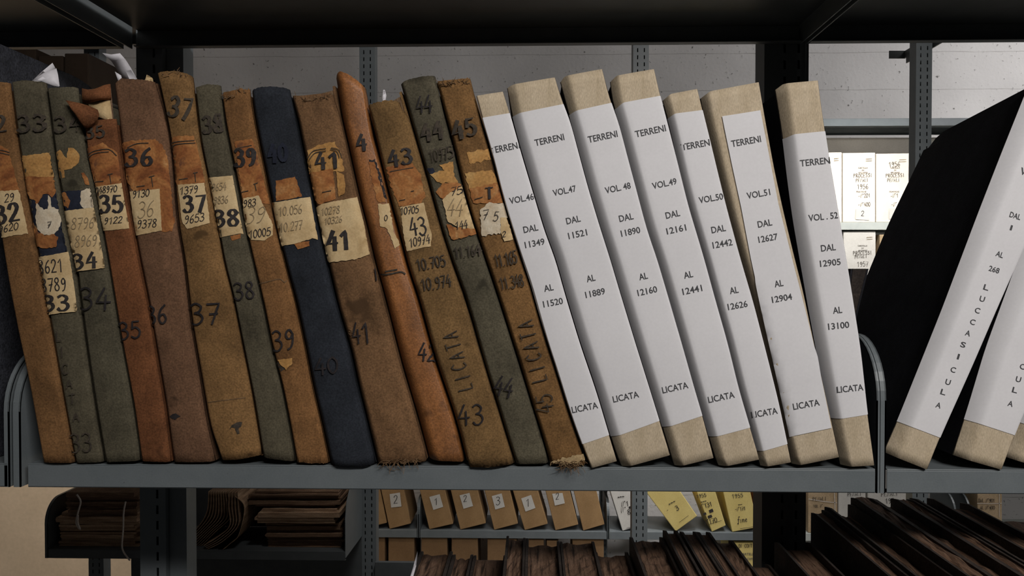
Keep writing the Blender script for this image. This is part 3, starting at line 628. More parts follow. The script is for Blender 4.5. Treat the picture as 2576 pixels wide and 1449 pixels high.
# writing per ledger: (material, items); items: text, cx, cy, h, angle, thick, thin, hscale, spacing, slant
def ser(s, x, y, w, h, a=8): return (s, x, y, h, a, h*.24, h*.08, -w, .78)
def scr(s, x, y, w, h, a=10): return (s, x, y, h, a, 2.0, 1.3, -w, .66, .22)
def mk(s, x, y, w, h, a=6, t=5.0, sp=.72): return (s, x, y, h, a, t, t*.8, -w, sp)
WRITE = {
'32': [('ink', [ser('32', 20, 537, 58, 44), scr('29', 26, 497, 24, 20), scr('9620', 24, 573, 50, 18)]), ('faded_ink', [ser('2', 2, 312, 28, 40)])],
'33': [('faded_ink', [ser('33', 82, 310, 66, 40, 4), mk('33', 207, 1112, 50, 46, 4, 4)] + [mk(c, x, y, 15 if c != 'I' else 5, h, 3, 3) for c, x, y, h in zip('LICATA', (152,160,167,178,185,195), (846,886,928,964,1002,1047), (24,24,26,20,24,22))]),
       ('ink', [ser('33', 144, 762, 62, 38, 3), mk('8621', 131, 669, 60, 32, 4, 2.8), mk('8789', 139, 716, 60, 32, 4, 2.8), scr('7', 127, 565, 10, 14)])],
'34': [('faded_ink', [ser('34', 173, 313, 62, 38, 4)]), ('ink', [ser('34', 216, 656, 56, 36, 3)]), ('marker', [mk('34', 240, 750, 70, 54, -2, 5)]), ('pencil', [scr('8796', 212, 561, 56, 28, 4), scr('8969', 220, 606, 54, 28, 4)])],
'35': [('ink', [ser('35', 281, 513, 54, 42, 3), scr('048970', 269, 477, 54, 16, 6), scr('9122', 287, 554, 44, 16, 4)]), ('marker', [mk('35', 328, 830, 52, 42, 5, 5)]), ('faded_ink', [ser('35', 240, 330, 46, 30, 8)])],
'36': [('ink', [ser('36', 351, 396, 66, 42, 4), scr('9130', 357, 487, 42, 18, 6), scr('9378', 372, 562, 48, 20, 5)]), ('pencil', [scr('36', 370, 526, 40, 40, 5)]), ('marker', [mk('36', 396, 791, 50, 46, 3, 5)])],
'37': [('faded_ink', [ser('37', 455, 277, 54, 40, -14)]), ('ink', [ser('37', 490, 513, 52, 40, 3), scr('1379', 477, 478, 44, 18, 8), scr('9653', 491, 549, 48, 20, 8)]), ('marker', [mk('37', 517, 788, 72, 52, 2, 5.5)])],
'38': [('faded_ink', [ser('38', 536, 314, 46, 40, 4)]), ('ink', [ser('38', 570, 549, 58, 40, 3)]), ('pencil', [scr('9654', 553, 470, 34, 18, 6), scr('9836', 558, 503, 34, 18, 8)]), ('marker', [mk('38', 615, 731, 48, 42, 6, 4.5)])],
'39': [('ink', [ser('39', 618, 395, 50, 42, 4), scr('983', 630, 511, 32, 18, 8), scr('10005', 655, 586, 54, 20, 10)]), ('pencil', [scr('39', 645, 541, 46, 42, -2)]), ('marker', [mk('39', 714, 855, 54, 50, 4, 5)])],
'40': [('pencil', [scr('10.056', 732, 529, 58, 22, 8), scr('10.277', 734, 569, 56, 22, 8)]), ('marker', [mk('40', 822, 920, 58, 40, 4, 5)]), ('navy_patch', [ser('40', 700, 385, 46, 42, 4)])],
'41': [('ink', [ser('41', 824, 405, 60, 38, 5), ser('41', 853, 604, 54, 44, 4)]), ('pencil', [scr('10278', 833, 530, 46, 18, 8), scr('10326', 840, 554, 44, 16, 8)]), ('marker', [mk('41', 909, 838, 44, 52, 6, 4.5), mk('I', 942, 692, 4, 30, 8, 3)])],
'42': [('ink', [ser('4', 910, 358, 24, 38, 6)]), ('marker', [mk('42', 1074, 886, 42, 44, -4, 4.5)]), ('faded_ink', [scr('0', 972, 548, 8, 14)])],
'43': [('ink', [ser('43', 1006, 396, 58, 38, 8), scr('10705', 1031, 529, 46, 18, 8), mk('43', 1051, 569, 40, 44, 10, 4), scr('10974', 1056, 606, 52, 22, 12)]), ('faded_ink', [mk('10.705', 1084, 661, 72, 28, 10, 3.4, .66), mk('10.974', 1097, 711, 74, 30, 8, 3.4, .66), mk('LICATA', 1152, 909, 150, 36, 106, 3.4, .98)]), ('marker', [mk('43', 1184, 1042, 62, 50, 4, 4.5, .8)])],
'44': [('marker', [mk('44', 1067, 268, 38, 34, 4, 3.8), mk('44', 1268, 971, 42, 48, -12, 4.5)]), ('faded_ink', [ser('44', 1087, 331, 52, 40, 8), mk('10975', 1109, 388, 56, 30, 10, 2.8, .66), mk('11.164', 1175, 632, 62, 28, 8, 3.4, .66)]), ('ink', [scr('75', 1148, 480, 26, 20), scr('144', 1161, 566, 30, 20)]), ('pencil', [scr('44', 1146, 522, 36, 42, 0)])],
'45': [('faded_ink', [ser('45', 1168, 324, 56, 42, 12), mk('11.165', 1272, 651, 54, 32, 10, 3.4, .66), mk('11.348', 1287, 709, 58, 30, 10, 3.2, .66), mk('LICATA', 1340, 884, 156, 36, 105, 3.4, 1.0), mk('45', 1370, 1015, 46, 40, 100, 3.4)]), ('ink', [ser('T', 1231, 486, 18, 26, 4), scr('7', 1222, 540, 14, 24, 8), scr('5', 1248, 545, 12, 24, 0), scr('2', 1268, 590, 8, 14)])],
}
# printed border lines and marks of the rust labels, in px: polylines
LINES = {
'32': [[(-20,388),(0,378),(26,384)], [(0,384),(26,390)]], '35': [[(222,390),(240,380),(275,376),(294,392)], [(224,396),(242,386),(275,382)], [(240,458),(262,456)], [(277,440),(281,462)], [(272,440),(285,437)]],
'37': [[(432,370),(440,358),(490,354)], [(434,376),(444,364),(492,360)], [(452,452),(474,449)], [(491,434),(493,458)], [(487,436),(498,434)]], '36': [[(322,372),(345,362),(375,360)], [(345,470),(366,467)], [(382,444),(386,470)], [(376,446),(390,442)]],
'41': [[(776,398),(790,380),(822,374)], [(780,402),(794,385),(822,380)], [(834,372),(852,378),(860,398)], [(832,376),(848,382),(854,398)], [(812,484),(834,480)]],
'39': [[(594,374),(634,366)], [(608,484),(626,480)], [(642,462),(646,480)], [(639,464),(650,460)]], '43': [[(982,432),(1040,422)], [(1005,505),(1020,502)], [(1034,482),(1042,480)]], '45': [[(1195,502),(1215,496)]],
}
DEPTH = 0.235
def lines_mesh(ls, w=2.0):
    V, F = [], []
    for l in ls:
        l = catmull(l, 4) if len(l) > 2 else l; b = len(V); n = len(l)
        for i, p in enumerate(l):
            a0, a1 = l[max(i-1, 0)], l[min(i+1, n-1)]; dx, dy = a1[0]-a0[0], a1[1]-a0[1]; ln = math.hypot(dx, dy) or 1
            V += [(p[0]-dy/ln*w/2, p[1]+dx/ln*w/2), (p[0]+dy/ln*w/2, p[1]-dx/ln*w/2)]
        F += [(b+2*i, b+2*i+1, b+2*i+3, b+2*i+2) for i in range(n-1)]
    return V, F
GEO = {}
def threads(parent, g, tz, u0, u1, n, ln, m, seed, down=False, name='frayed_threads'):
    rnd = random.Random(seed); mb = MB()
    for i in range(n):
        u = rnd.uniform(max(.12, u0), min(.88, u1)); t = tz + rnd.uniform(-.006, .004); p = g.point(max(0, min(1, t)), u); p.y -= .0006
        d = Vector((rnd.uniform(-1, 1), rnd.uniform(-.7, .15), rnd.uniform(-.9, .1) if down else rnd.uniform(-.1, .9))).normalized()
        l = ln*rnd.uniform(.4, 1.2); pts = []
        for k in range(5):
            pts.append(p.copy()); p = p + d*l/4; d = (d + Vector((rnd.uniform(-.6, .6), rnd.uniform(-.4, .4), rnd.uniform(-.6, .6)))).normalized()
            if p.z < ZT + .001 and p.y > YF - .002: p.z = ZT + .001
        mb.tube(pts, [.0004, .0004, .00035, .0003, .0002], 4)
    return mb.build(name, m, parent)
for i, b in enumerate(OLD):
    num = b['num']
    b['c'] = (b['c'][0]*1.10, b['c'][1]*1.0, b['c'][2]*.84) if b['c'][0] > b['c'][2]*1.9 else b['c']
    m = cloth('ledger_cloth_' + num, b['c'], i + 1.3, rough=b.get('rough', .88), spec=b.get('spec', .2), specks=(26, .66, mul(b['c'], .45)))
    g = Geo(b['L'], b['R'], Y=0.8945 + 0.0012*math.sin(i*2.1), d=b.get('d', .008), cl=b.get('cl', .18), cr=b.get('cr', .16), bulge=b.get('bulge', .002), top=b.get('top'), bot=b.get('bot'), rag=b.get('rag', (.0004, .0002)), wob=b.get('wob', .0007), seed=i+1)
    GEO[num] = g
    t = thing('ledger', b['label'], 'ledger', base_of(g), 'old cloth ledgers in the front row')
    sp = g.spine(t, m)
    t1 = .985
    g.board(t, -1, m, DEPTH, t1=t1); g.board(t, 1, m, DEPTH, t1=t1); g.pages(t, 'aged_pages', DEPTH, t1=.975)
    lay = {}
    for k, (nm, mm, poly, rag) in enumerate(PATCH.get(num, [])):
        lay[k] = g.lay(nm, patch2d(poly, rag, 7, i*10+k), mm, t, .0006 + .0003*k)
    top_off = .0006 + .0003*len(lay) + .0003
    if num in LINES: g.lay('printed_border', lines_mesh(LINES[num]), 'faded_ink', t, top_off)
    for mm, items in WRITE.get(num, []):
        nm = {'ink': 'number_lettering', 'pencil': 'pencil_note', 'marker': 'marker_number', 'faded_ink': 'faded_lettering'}.get(mm, 'faded_lettering')
        for it in items: g.lay(nm, strokes_mesh([it]), mm, t, top_off + .0003)
    if num in ('39', '41', '45', '37'): threads(t, g, .992, .05, .95, {'37': 9, '39': 16, '41': 18, '45': 30}[num], .008, 'fray', i)
    if num in ('41', '45'): threads(t, g, .006, .05, .98, 46 if num == '45' else 34, .016, 'fray', i+50, True)
    if num == '41': threads(t, g, .35, .0, .2, 10, .005, 'fray', 77, name='edge_fibres')
    b['thing'] = t
TH = {b['num']: b['thing'] for b in OLD}
# foot of the last brown ledger: exposed straw coloured core
g = GEO['45']
g.lay('exposed_lining', patch2d([(1385,1160),(1410,1152),(1440,1146),(1464,1142),(1467,1158),(1440,1168),(1400,1172)], 3, 8, 5), 'pale_fray', TH['45'], .0022)
threads(TH['45'], g, .008, .1, .95, 30, .010, 'pale_fray', 91, True, 'straw_fibres')
g = GEO['42']
g.lay('exposed_lining', patch2d([(1096,1166),(1118,1162),(1136,1160),(1136,1169),(1100,1172)], 1.5, 6, 6), 'pale_fray', TH['42'], .0006)
g.lay('dark_stain', patch2d([(930,402),(944,400),(960,440),(976,500),(966,505),(950,480),(940,450)], 2.5, 8, 8), 'marker', TH['42'], .0004)
g.lay('crease', lines_mesh([[(944,690),(975,690),(1008,684),(1020,690)], [(970,683),(1000,678)]], 4), 'faded_ink', TH['42'], .0012)
g = GEO['39']
g.lay('spine_tear', patch2d([(697,912),(720,908),(706,920),(722,926),(700,938)], 1, 8, 9), 'faded_ink', TH['39'], .0006)
g.lay('spine_tear', lines_mesh([[(652,714),(676,708),(704,702),(716,710),(722,704)]], 2.5), 'fray', TH['39'], .0006)
g.lay('curled_cloth_flap', patch2d([(700,905),(735,900),(736,914),(722,930),(708,918)], 1.2, 8, 10), 'tan_label', TH['39'], .0016)
# ledger 35: torn head - cloth roll peeled to one side, lining and pages showing
t = TH['35']; g = GEO['35']
def sheet(name, outline_rows, m, parent, Y, bend, th=.0009, label=None):
    """rows of px points with depth offsets -> thick bent sheet"""
    n = len(outline_rows[0]); V, F = [], []
    for s in (0, 1):
        for r in outline_rows:
            for (x, y, dy) in r: V.append(at(x, y, Y + dy + s*th))
    k = len(outline_rows)*n
    for j in range(len(outline_rows)-1):
        for q in range(n-1):
            a = j*n+q; F += [(a, a+1, a+n+1, a+n), (k+a+n, k+a+n+1, k+a+1, k+a)]
    def side(i, j): F.append((i, j, k+j, k+i))
    for q in range(n-1): side(q, q+1); side((len(outline_rows)-1)*n+q+1, (len(outline_rows)-1)*n+q)
    for j in range(len(outline_rows)-1): side((j+1)*n, j*n); side(j*n+n-1, (j+1)*n+n-1)
    return obj(name, V, F, m, parent, True, label)
head = [[(206 + u*72, 222 - 6*u + 5*math.sin(u*5), .012 - .010*math.sin(math.pi*u)) for u in [q/8 for q in range(9)]],
        [(206 + u*73, 236 - 5*u, .002 - .008*math.sin(math.pi*u)) for u in [q/8 for q in range(9)]],
        [(207 + u*73, 250 - 7*u, .002 - .008*math.sin(math.pi*u)) for u in [q/8 for q in range(9)]],
        [(209 + u*71, 259 - 8*u + 2*math.sin(u*7), .008 - .006*math.sin(math.pi*u)) for u in [q/8 for q in range(9)]]]
sheet('torn_head_cloth', head, MATS['ledger_cloth_35'], t, .893, 0, .0012)
flap = [[(165,252,-.004),(180,255,-.004),(200,259,-.003),(224,266,-.002),(246,276,.0)],
        [(172,262,-.007),(186,270,-.006),(206,273,-.010),(228,283,-.006),(250,288,-.004)],
        [(179,274,-.008),(192,286,-.012),(210,290,-.009),(228,298,-.010),(246,300,-.004)],
        [(186,284,-.008),(197,300,-.007),(210,314,-.009),(222,318,-.005),(236,312,.0)],
        [(190,290,.0),(200,305,-.002),(212,320,-.002),(222,322,.0),(234,318,.002)]]
sheet('peeled_cloth_flap', flap, MATS['ledger_cloth_35'], t, .890, 0, .001)
pg = [[(208 + u*71, 226 - 6*u, .012) for u in (0, .25, .5, .75, 1)], [(227 + u*61, 330 - 8*u, .012) for u in (0, .25, .5, .75, 1)]]
sheet('inner_spine_lining', pg, 'dark_bundle_paper', t, .893, 0, .003)
crm = [[(222,262,.006),(250,256,.004),(277,253,.006)], [(236,290,.006),(256,284,.004),(281,282,.006)], [(262,300,.006),(272,302,.004),(285,312,.006)]]
sheet('exposed_lining', crm, 'cream_label', t, .893, 0, .0008)
GEO['36'].lay('ink_blot', patch2d([(428,1048),(436,1041),(443,1040),(448,1044),(455,1047),(446,1052),(442,1056),(435,1053)], .8, 5, 4), 'marker', TH['36'], .0008)
g = GEO['37']
g.lay('stain', patch2d([(577,1080),(584,1068),(598,1061),(610,1062),(608,1072),(600,1078),(603,1090),(597,1092),(592,1076),(584,1074)], .8, 5, 5), 'faded_ink', TH['37'], .0008)
g.lay('crease', lines_mesh([[(524,1012),(545,1009),(580,1005),(618,1000)]], 2.2), 'fray', TH['37'], .0006)
# paper slips that stick out of the tops
def slip(label, rows, m='white_slip_paper', group='loose paper slips', name='paper_slip', Y=.93):
    r0 = rows[0][0]; p = at(r0[0], r0[1], Y)
    o = thing(name, label, 'paper slip', p, group)
    sheet('sheet', rows, m, o, Y, 0, .0004); return o
slip('creased white paper triangle standing behind the tops of ledgers 33 and 34', [[(78,206,0),(104,205,.01)], [(108,178,0),(124,186,.02)], [(132,158,.012),(142,176,.03)]], Y=.915)
slip('small folded white paper corner hanging over the grey green ledgers', [[(80,203,-.004),(104,204,-.004),(134,216,0)], [(110,184,.002),(128,196,.0),(148,218,0)], [(142,172,.008),(146,188,.004),(150,216,.0)]], Y=.905)
slip('long white paper strip curling up from the top of the dull brown ledger 36', [[(306,206,.02),(326,206,.018),(348,204,.02)], [(296,178,.01),(312,175,.006),(330,172,.01)], [(280,154,.0),(296,151,-.004),(316,150,.0)], [(257,133,-.012),(280,137,-.012),(302,134,-.01)]], Y=.93)
slip('tiny white paper tab beside the long curling strip', [[(298,206,0),(308,206,0)], [(289,180,.004),(305,190,.002)]], Y=.926)
slip('tiny white paper shard poking up from the top of ledger 43', [[(962,262,0),(969,262,0)], [(962,246,0),(972,240,.002)], [(964,226,0),(968,226,.002)]], Y=.915)
slip('small tan paper scrap poking up between ledgers 36 and 37', [[(360,208,0),(386,206,0)], [(366,198,0),(384,197,.002)], [(369,188,0),(374,190,.002)]], 'cream_label', Y=.915)
# ---------------------------------------------------------------- white labelled volumes
r46 = [(1553,1160),(1532,1092),(1500,984),(1460,868),(1420,736),(1395,645),(1373,592),(1342,488),(1311,385),(1284,288),(1266,230)]
r47 = [(1687,1145),(1662,1064),(1636,980),(1596,852),(1556,720),(1534,645),(1511,574),(1480,471),(1453,371),(1432,291),(1418,264),(1397,194)]
r48 = [(1797,1152),(1768,1044),(1752,992),(1716,864),(1680,740),(1652,645),(1629,581),(1601,474),(1577,385),(1554,295),(1537,257),(1516,173)]
r49 = [(1912,1156),(1888,1074),(1860,980),(1832,864),(1800,752),(1771,645),(1732,516),(1711,430),(1684,323),(1663,243),(1647,173)]
r50 = [(1992,1163),(1982,1116),(1960,1012),(1932,900),(1896,760),(1862,645),(1829,523),(1805,426),(1788,354),(1769,278),(1756,223)]
r51 = [(2113,1150),(2081,1004),(2055,888),(2021,726),(2000,645),(1971,523),(1950,426),(1926,295),(1911,206)]
r52 = [(2202,1171),(2184,1038),(2167,880),(2145,738),(2130,645),(2119,581),(2102,478),(2088,398),(2069,274),(2060,202)]
def shifted(pl, dx): return [(x+dx, y) for x, y in pl]
l46 = shifted(e45, 2); l46[0] = (1487,1178); l46[-1] = (1197,241); l46 = [p for p in l46 if p[1] > 240]
l47 = [(1566,1178),(1556,1163)] + shifted(r46[1:-1], 2.5) + [(1274,217)]
l48 = [(1700,1176),(1690,1148)] + shifted(r47[1:-3], 2.5) + [(1427,268),(1409,203)]
l49 = [(1812,1176),(1801,1152)] + shifted(r48[1:-2], 2.5) + [(1541,255),(1536,202)]
l50 = [(1918,1176),(1912,1156)] + shifted(r49[1:-3], 2.5) + [(1690,323),(1669,250)]
l51 = [(2000,1173),(1995,1160)] + shifted(r50[1:-1], 2.5) + [(1766,243)]
l52 = [(2124,1175),(2096,1051),(2068,914),(2043,781),(2020,650),(2002,547),(1988,443),(1974,323),(1957,221)]
WHITE = [
 ('46', l46, r46, .04, .03, .004, [(1197,241),(1266,230)], [(1208,299),(1284,285)], [(1460,1117),(1534,1093)], None, 11,
  [('TERRENI',1270,372,74),('VOL.46',1312,500,62),('DAL',1335,575,37),('11349',1345,612,50),('AL',1380,724,24),('11520',1391,761,50),('LICATA',1471,1025,66)]),
 ('47', l47, r47, .2, .05, .011, [(1274,217),(1285,213),(1397,194)], [(1290,294),(1308,285),(1420,262)], [(1538,1097),(1664,1056)], None, 12,
  [('TERRENI',1382,352,75),('VOL.47',1420,480,59),('DAL',1442,553,36),('11521',1453,589,48),('AL',1486,700,22),('11889',1497,737,50),('LICATA',1574,998,66)]),
 ('48', l48, r48, .22, .05, .011, [(1409,203),(1420,191),(1516,173)], [(1430,291),(1451,279),(1539,259)], [(1666,1073),(1770,1044)], None, 12,
  [('TERRENI',1516,344,75),('VOL. 48',1554,473,65),('DAL',1575,547,36),('11890',1586,583,49),('AL',1618,695,22),('12160',1628,732,50),('LICATA',1698,975,66)]),
 ('49', l49, r49, .2, .05, .011, [(1536,202),(1551,190),(1647,173)], [(1552,273),(1570,260),(1664,241)], [(1786,1097),(1890,1074)], None, 12,
  [('TERRENI',1636,330,78),('VOL.49',1671,462,62),('DAL',1692,539,36),('12161',1701,577,50),('AL',1731,691,23),('12441',1741,729,50),('LICATA',1814,999,67)]),
 ('50', l50, r50, .2, .05, .010, [(1669,250),(1688,236),(1756,223)], [(1680,299),(1695,291),(1770,277)], [(1906,1133),(1984,1115)], None, 10,
  [('TERRENI',1752,364,76),('VOL.50',1788,499,61),('DAL',1807,576,36),('12442',1817,613,50),('AL',1846,730,22),('12626',1855,768,50),('LICATA',1923,1038,65)]),
 ('51', l51, r51, .14, .03, .014, [(1766,243),(1788,229),(1911,206)], None, None, [(1816,295),(1912,278),(1934,392),(1957,512),(1992,652),(2020,760),(2054,897),(2091,1076),(1987,1098),(1948,918),(1914,768),(1888,650),(1864,523),(1840,412)], 10,
  [('TERRENI',1876,356,75),('VOL.51',1907,488,59),('DAL',1923,562,36),('12627',1931,599,49),('AL',1958,713,22),('12904',1966,750,51),('LICATA',2027,1017,67)]),
 ('52', l52, r52, .26, .06, .013, [(1957,221),(1972,210),(2060,202)], [(1976,348),(1998,338),(2080,330)], [(2094,1051),(2188,1041)], None, 6,
  [('TERRENI',2052,407,80),('VOL . 52',2070,545,74),('DAL',2083,623,37),('12905',2088,661,52),('AL',2106,780,23),('13100',2109,819,53),('LICATA',2138,977,66)]),
]
WL = {'46': 'thinnest white labelled volume beside the brown ledgers, reading VOL.46', '47': 'wide white labelled volume reading VOL.47', '48': 'white labelled volume reading VOL. 48, tall beside the next tall one', '49': 'white labelled volume reading VOL.49', '50': 'thin white labelled volume reading VOL.50', '51': 'thick beige volume with a narrower white label reading VOL.51', '52': 'white labelled volume reading VOL . 52, last of its row beside the rounded end plate'}
for i, (num, L, R, cl, cr, d, top, lt, lb, poly, ang, txt) in enumerate(WHITE):
    g = Geo(L, R, Y=.8935 + .0006*(i % 2), cl=cl, cr=cr, d=d, rnd=False, bulge=.0006, top=top, seed=20+i, wob=0, gap=.0004, dr=.0018)
    GEO[num] = g
    t = thing('bound_volume', WL[num], 'bound volume', base_of(g), 'white labelled volumes in the front row')
    g.spine(t, 'linen_cloth'); g.ulim = .006
    dp = DEPTH + (.01 if num in ('51', '52') else 0)
    g.board(t, -1, 'black_cloth', dp, .003, t1=.99); g.board(t, 1, 'black_cloth', dp, .003, t1=.99); g.pages(t, 'pale_pages', dp, .0032)
    lab = g.lay('paper_label', patch2d(poly, 0, 14, i), 'white_label_paper', t, .0013) if poly else g.band('paper_label', 'white_label_paper', t, lt, lb, .0006)
    for s, x, y, w in txt: g.lay('lettering', print_mesh([(s, x, y, w, 16.5, ang)]), 'printed_ink', lab, .0016 if poly else .0009)
# ================================================================ right bay: volumes leaning the other way
rL1 = [(2233,1142),(2268,1063),(2321,931),(2381,781),(2434,640),(2471,542),(2530,390),(2606,200)]
rR1 = [(2336,1183),(2368,1102),(2449,922),(2510,780),(2572,640),(2620,530),(2690,370),(2770,180)]
rL2 = [(2409,1150),(2449,1025),(2492,880),(2544,738),(2580,640),(2640,490),(2720,300)]
rR2 = [(2524,1183),(2556,1096),(2600,990),(2660,850),(2750,640),(2800,520),(2890,310)]
rL3 = [(2537,1154)] + [(x+9, y) for x, y in rR2[1:]]
rR3 = [(2645,1185)] + [(x+118, y) for x, y in rR2[1:]]
for i, (L, R, lt, lb, txt, lab, far) in enumerate([
  (rL1, rR1, [(2590,215),(2740,270)], [(2268,1064),(2370,1103)],
   [('V',2574,432,18,17,-22),('DAL',2553,543,28,14,-17),('1',2543,573,5,13,-17),('AL',2514,640,19,14,-19),('268',2500,678,27,14,-17)] + [(c,x,y,(5 if c == 'I' else 13),14,-17) for c,x,y in zip('LUCCASICULA',(2480,2470,2458,2446,2434,2422,2410,2397,2384,2372,2360),(723,752,781,810,838,867,897,930,961,986,1019))],
   'white labelled volume with a wide black cover leaning right, lettered LUCCASICULA downwards', True),
  (rL2, rR2, [(2710,330),(2860,370)], [(2458,1064),(2556,1096)], [(c,x,y,13,14,-15) for c,x,y in zip('CULA',(2571,2561,2552,2541),(922,954,981,1015))],
   'second white labelled volume leaning right, lettered down to CULA and cut by the picture edge', False),
  (rL3, rR3, [(2820,400),(2960,430)], [(2570,1064),(2680,1100)], [], 'third volume leaning right, only its beige linen foot showing', False)]):
    g = Geo(L, R, Y=.895 + .001*i, cl=.3, cr=.05, d=.013, rnd=False, bulge=.0006, seed=40+i, dr=.0018)
    t = thing('bound_volume', lab, 'bound volume', base_of(g), 'volumes leaning right')
    g.spine(t, 'linen_cloth')
    if far:
        near = resample([at(x, y, .909) for x, y in [(2238,1146)] + rL1[1:-1] + [(2604,210)]], 24)
        farr = resample([at(x, y, 1.15) for x, y in [(2080,1000),(2130,815),(2190,672),(2235,562),(2300,428),(2336,350)]], 24)
        V, F = [], []; nn = 13
        for a_, b_ in zip(near, farr):
            for q in range(nn):
                f = q/(nn-1); p = a_.lerp(b_, f); V.append(p)
        for q in range(nn):           # rounded fore corner
            V[23*nn+q].z -= .012*max(0, (q/(nn-1)-.8)/.2)**2
        K = len(V); V += [v + Vector((.003, 0, -.001)) for v in V]
        for j in range(23):
            for q in range(nn-1):
                i0 = j*nn+q; F += [(i0, i0+1, i0+nn+1, i0+nn), (K+i0+nn, K+i0+nn+1, K+i0+1, K+i0)]
        ed = [q for q in range(nn)] + [j*nn+nn-1 for j in range(1, 24)] + [23*nn+q for q in range(nn-2, -1, -1)] + [j*nn for j in range(22, 0, -1)]
        F += [(ed[i], K+ed[i], K+ed[(i+1) % len(ed)], ed[(i+1) % len(ed)]) for i in range(len(ed))]
        o = obj('back_cover', V, F, 'black_cloth', t)
    else: g.board(t, -1, 'black_cloth', .24, .003, t1=.99)
    g.board(t, 1, 'black_cloth', .22, .003, t1=.99); g.pages(t, 'pale_pages', .2, .03 if far else .006, .02, .95)
    lb_ = g.band('paper_label', 'white_label_paper', t, lt, lb, .0006)
    for it in txt: g.lay('lettering', print_mesh([it]), 'printed_ink', lb_, .0009)
# dark volume lying low behind the end plate
def block(name, label, cat, px, Y, depth, m, group=None, parts=None):
    """thing whose front outline is given in px at distance Y, running back by depth"""
    P = [at(x, y, Y) for x, y in px]; c = sum(P, Vector())/len(P)
    t = thing(name, label, cat, (c.x, Y+depth/2, min(p.z for p in P)), group)
    mb = MB(); mb.prism(P, (0, depth, 0)); o = mb.build('body', m, t); bevel(o, .0012, 2)
    return t, o
def hard_volume(label, cat, name, px4, Y, depth, cover, page, group=None, th=.004, recess=.006):
    """bound volume seen from its end: px4 = bottom left, bottom right, top right, top left"""
    a, b, c, d = [at(x, y, Y) for x, y in px4]
    t = thing(name, label, cat, ((a.x+b.x)/2, Y+depth/2, min(a.z, b.z)), group)
    e0 = (b-a).normalized()*th; e1 = (c-d).normalized()*th
    for nm, q in (('back_cover', [a, a+e0, d+e1, d]), ('front_cover', [b-e0, b, c, c-e1])):
        mb = MB(); mb.prism(q, (0, depth, 0)); o = mb.build(nm, cover, t); bevel(o, .0008, 2)
    u = (d-a).normalized()*recess
    mb = MB(); mb.prism([a+e0*1.05+u*.6, b-e0*1.05+u*.6, c-e1*1.05-u, d+e1*1.05-u], (0, depth, 0)); mb.build('page_block', page, t)
    return t
P0 = at(2146, 676, 1.09); P1 = at(2196, 676, 1.09)
hard_volume('low black bound volume standing behind the rounded end plate and VOL . 52', 'bound volume', 'bound_volume', [(2104,955),(2117,955),(2186,676),(2140,676)], 1.09, .045, 'black_cloth', 'dark_board', th=.003, recess=.0)
# black leather volume in the left bay
xr = at(243, 215, 1.15).x; zt_ = at(245, 215, 1.15).z
t = thing('bound_volume', 'black grained leather volume standing in the left bay behind the end plate', 'bound volume', (xr-.03, 1.02, ZT), 'volumes in the side bays')
for nm, x0, x1 in (('front_cover', xr-.004, xr), ('back_cover', xr-.064, xr-.060)):
    pts = []
    for k in range(13):
        f = k/12; y = .905 + (1.15-.905)*f
        pts.append((y, zt_ - (.0 if f < .75 else .010*((f-.75)/.25)**2)))
    mb = MB(); mb.prism([(x0, y, z) for y, z in [(.905, ZT+.0004)] + pts + [(1.15, ZT+.0004)]], (x1-x0, 0, 0)); o = mb.build(nm, 'black_leather', t); bevel(o, .001, 2)
mb = MB(); mb.box((xr-.0602, .904, ZT+.0004), (xr-.0042, .908, zt_)); mb.build('spine', 'black_leather', t)
mb = MB(); mb.box((xr-.0598, .909, ZT+.006), (xr-.0042, 1.14, zt_-.008)); mb.build('page_block', 'aged_pages', t)
# ================================================================ ledgers on the shelf below, seen from above
def low_ledger(xl, xr, ytop, pdy, label, page='brown_pages', yl=None, yr=None, Y=1.14, lean=0.0, group='brown ledgers on the shelf below', front=.905, ragged=True, th=.0032):
    yl = yl or ytop; yr = yr or ytop; seed = int(xl*13 + ytop); rnd = random.Random(seed)
    A = at(xl, yl, Y); B = at(xr, yr, Y); zb = ZL + .0004
    t = thing('ledger', label, 'ledger', ((A.x+B.x)/2, 1.02, ZL), group)
    hA, hB = A.z - zb, B.z - zb
    def slab(x0, x1, z0, z1, nm, m, y0=front, y1=Y, rag=0.0):
        n = 16; k = 6 if rag else 1; V, F = [], []
        for j in range(n+1):
            y = y0 + (y1-y0)*j/n
            for i in range(k+1):
                x = x0 + (x1-x0)*i/k; dz = rnd.uniform(-rag, rag) if rag else (-.004*((j/n-.94)/.06)**2 if j/n > .94 else 0)
                V.append((x - lean*(z1-zb), y, z1+dz))
            V.append((x1, y, z0)); V.append((x0, y, z0))
        r = k+3
        for j in range(n):
            for i in range(r): F.append((j*r+i, j*r+(i+1) % r, (j+1)*r+(i+1) % r, (j+1)*r+i))
        F += [tuple(range(r-1, -1, -1)), tuple(range(n*r, n*r+r))]
        return obj(nm, V, F, m, t)
    slab(A.x, A.x+th, zb, A.z, 'back_cover', 'dark_board'); slab(B.x-th, B.x, zb, B.z, 'front_cover', 'dark_board')
    zp = at(xl, ytop+pdy, Y).z if not yl else min(A.z, B.z) - pdy*Y/FPX
    slab(A.x+th+.0003, B.x-th-.0003, zb, zp, 'page_block', page, front+.006, Y-.008 if ragged else Y-.003, .0018 if ragged else .0)
    return t
